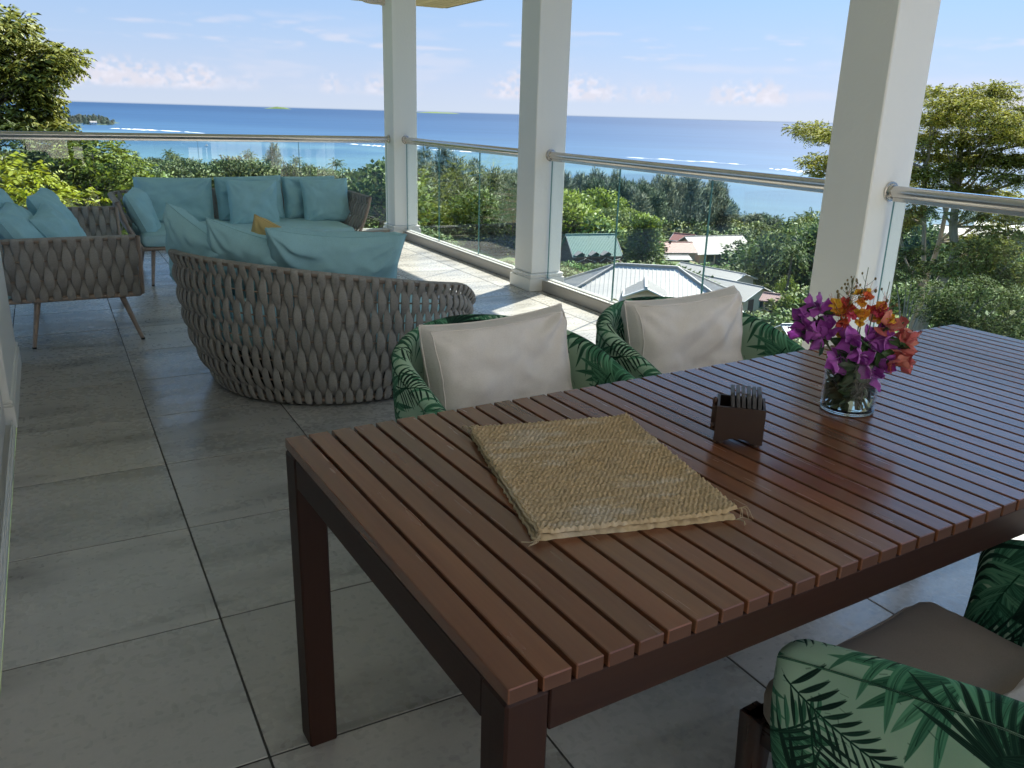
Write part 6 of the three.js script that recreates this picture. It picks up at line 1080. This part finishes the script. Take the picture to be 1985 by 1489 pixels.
{
  // the layered umbrella tree at the right
  const D = 46, from = (az, d, s) => { const [x, z] = pol(az, d); return [x, EYE + d * s, z]; };
  const list = [[54.41,0.0328,1.38,0.0153],[55.71,0.0232,1.96,0.0129],[57.02,0.0373,1.11,0.0059],[56.59,0.0284,1.64,0.0094],[54.35,0.0102,1.31,0.0147],[55.62,0.0057,1.96,0.0141],[57.71,0.0082,1.80,0.0129],[58.54,0.0145,1.64,0.0082],[53.86,-0.0105,0.98,0.0094],[55.55,-0.0145,2.29,0.0106],[57.61,-0.0067,1.96,0.0118],[59.03,-0.0072,1.80,0.0106],[54.16,-0.0284,1.47,0.0118],[55.73,-0.0324,1.96,0.0106],[57.44,-0.0284,2.29,0.0106],[59.02,-0.0296,1.96,0.0106],[54.20,-0.0468,1.31,0.0094],[58.82,-0.0474,1.47,0.0082],[55.56,-0.0429,1.47,0.0071],[47.30,-0.0038,1.11,0.0094],[48.04,-0.0141,0.72,0.0059],[48.24,-0.0394,0.98,0.0071],[48.58,-0.0518,0.59,0.0035],[49.82,-0.0104,1.64,0.0106],[50.92,-0.0363,1.64,0.0106],[51.19,0.0009,1.64,0.0106],[52.25,-0.0539,1.31,0.0082],[60.07,0.0007,1.96,0.0129],[60.64,-0.0281,1.96,0.0129],[53.7,-0.064,1.2,0.008],[55.3,-0.062,1.1,0.007],[57.2,-0.060,1.5,0.008],[58.9,-0.066,1.5,0.009],[54.4,-0.084,1.0,0.007],[57.9,-0.086,1.4,0.008],[60.2,-0.084,1.4,0.009],[53.2,-0.098,1.0,0.008],[59.2,-0.102,1.5,0.009],[57.6,-0.112,0.9,0.008]];
  const base = from(55.3, D, -0.235), o = thing('umbrella_tree', 'big layered umbrella tree with leaning grey trunks right of the nearest pillar', 'tree', base), rel = (p) => [p[0] - base[0], p[1] - base[1], p[2] - base[2]];
  const rr = rng(71), cl = [], arms = [];
  const T = [[55.3, -0.235], [56.05, -0.167], [56.71, -0.132], [56.3, -0.10], [56.2, -0.068], [55.95, -0.027], [55.8, 0.012]].map(([a, s]) => rel(from(a, D, s)));
  const T2 = [[55.6, -0.232], [55.28, -0.168], [54.72, -0.1], [54.31, -0.044], [54.2, 0.0]].map(([a, s]) => rel(from(a, D + 0.8, s))), T3 = [[54.9, -0.235], [55.34, -0.168], [55.72, -0.117], [55.9, -0.07], [57.2, -0.02], [57.9, 0.0]].map(([a, s]) => rel(from(a, D + 1.4, s)));
  list.forEach(([a, s, wa, hs], i) => {
    const dd = D + (rr() - 0.5) * 5, w = wa * D2R * D * 0.98, h = hs * D, n = Math.max(2, Math.round(w * 3.4));
    for (let k = 0; k < n; k++) { const u = (k + 0.5) / n * 2 - 1, c = rel(from(a + u * wa * 0.8, dd + (rr() - 0.5) * 1.6, s - 0.2 * hs * u * u + (rr() - 0.5) * hs * 0.5)); cl.push([...c, 0.55 + 0.2 * rr(), 0.17 + 0.06 * rr(), 0.55 + 0.25 * rr()]); }
    const c = rel(from(a, dd, s - hs * 0.7)), fromT = a < 54.6 ? T2 : i % 3 === 1 ? T3 : T, q = fromT.slice(1).filter((p) => p[1] < c[1] - 0.35).pop() ?? fromT[1];
    arms.push([[q, [lerp(q[0], c[0], 0.55), lerp(q[1], c[1], 0.4), lerp(q[2], c[2], 0.55)], c], 0.075, 0.018]);
    for (const u of [-0.6, 0.6]) { const e = rel(from(a + u * wa, dd, s - hs * 0.2)); arms.push([[[lerp(q[0], c[0], 0.6), lerp(q[1], c[1], 0.5), lerp(q[2], c[2], 0.6)], [lerp(c[0], e[0], 0.4), lerp(c[1], e[1], 0.2), lerp(c[2], e[2], 0.4)], e], 0.034, 0.012]); }
  });
  part(o, 'trunk', limbs([[T, 0.33, 0.10], [T2, 0.15, 0.06], [T3, 0.17, 0.06]]), mPaleBark);
  part(o, 'limbs', limbs(arms), mPaleBark);
  part(o, 'crown', sprays(cl, 92, 0.33, 641, { pairs: 5, lift: 0.05 }), leafM(0.40, 0.42, 0.075, 0.48));
  // lower trees in front of the trunks
  const low = (label, pts, d, mat, seed, len, per) => { const b = from(pts[0][0], d, pts[0][1] - 0.12), q = thing('low_umbrella_tree', label, 'tree', b), rl = (p) => [p[0] - b[0], p[1] - b[1], p[2] - b[2]], cs = []; pts.forEach(([a, s, w, h], i) => { for (let k = 0; k < 5; k++) { const c = rl(from(a + (rr() - 0.5) * w * 2 / d / D2R, d + (rr() - 0.5) * w * 2, s + (rr() - 0.5) * h / d)); cs.push([...c, w * 0.42, h * 0.4, w * 0.42]); } }); part(q, 'trunk', limbs(pts.map(([a, s]) => { const c = rl(from(a, d, s)); return [[[0, -1.5, 0], [c[0] * 0.35, c[1] * 0.55, c[2] * 0.35], c], 0.07, 0.02]; })), mPaleBark); part(q, 'crown', sprays(cs, per, len, seed, { pairs: 5, lift: 0.05 }), mat); };
  low('small light green tree among the leaning trunks behind the end of the table', [[54.6, -0.128, 0.7, 0.3], [55.2, -0.142, 0.6, 0.25], [54.2, -0.150, 0.6, 0.3], [56.9, -0.146, 0.6, 0.3], [53.6, -0.158, 0.6, 0.3]], 44, leafM(0.27, 0.34, 0.07, 0.45), 651, 0.28, 34);
  low('spreading olive green tree low at the right edge of the view', [[57.4, -0.118, 1.5, 0.5], [58.8, -0.115, 1.5, 0.5], [60.2, -0.118, 1.5, 0.5], [57.8, -0.138, 1.4, 0.6], [59.4, -0.14, 1.5, 0.6], [60.6, -0.145, 1.4, 0.6]], 40, leafM(0.33, 0.37, 0.075, 0.45), 661, 0.30, 60);
  low('dark leafy bush mass directly beyond the right end of the table', [[57, -0.175, 1.2, 0.9], [58.4, -0.172, 1.2, 0.9], [59.8, -0.17, 1.3, 0.9], [61.2, -0.17, 1.3, 0.9], [56.6, -0.2, 1.0, 0.8], [58, -0.205, 1.2, 0.9], [59.5, -0.205, 1.2, 0.9], [61, -0.21, 1.3, 0.9], [59, -0.235, 1.2, 0.8], [60.8, -0.24, 1.3, 0.8]], 34, leafM(0.16, 0.225, 0.07, 0.4), 671, 0.24, 80);
}

// two boats at anchor in the lagoon and a white hut on the headland
for (const [az, d, l, k] of [[3.25, 1040, 'small dark boat at anchor in the lagoon near the headland', 0], [9.0, 1020, 'small white boat on the lagoon, behind the sofa', 1]]) {
  const [x, z] = pol(az, d), o = thing('boat', l, 'boat', [x, SEA, z], 0.6 + k), sh = new THREE.Shape(); sh.moveTo(-3.4, -0.9); sh.lineTo(1.8, -1.0); sh.quadraticCurveTo(3.6, -0.5, 4.2, 0); sh.quadraticCurveTo(3.6, 0.5, 1.8, 1.0); sh.lineTo(-3.4, 0.9);
  part(o, 'hull', new THREE.ExtrudeGeometry(sh, { depth: 1.1, bevelEnabled: true, bevelSize: 0.15, bevelThickness: 0.15, bevelSegments: 2 }).rotateX(-Math.PI / 2).translate(0, -0.25, 0), k ? mWhiteWood : mTimber);
  part(o, 'cabin', at(cbox(2.0, 1.2, 1.3, 0.1), -0.6, 1.5, 0), mWhiteWood); part(o, 'roof', at(cbox(2.6, 0.12, 1.7, 0.04), -0.5, 2.2, 0), k ? mRoofBlue : mRoofRed);
}
gableHouse('headland_house', 'tiny white house among the trees of the headland', 2.75, 1905, SEA + 1.5, 0.3, 12, 7, 4, 2.2, 0.6, mWhiteWood, mRoofWhite, { windows: [['f', -3, 2, 1.6, 1.4], ['f', 3, 2, 1.6, 1.4]] });

renderer.render(scene, camera);
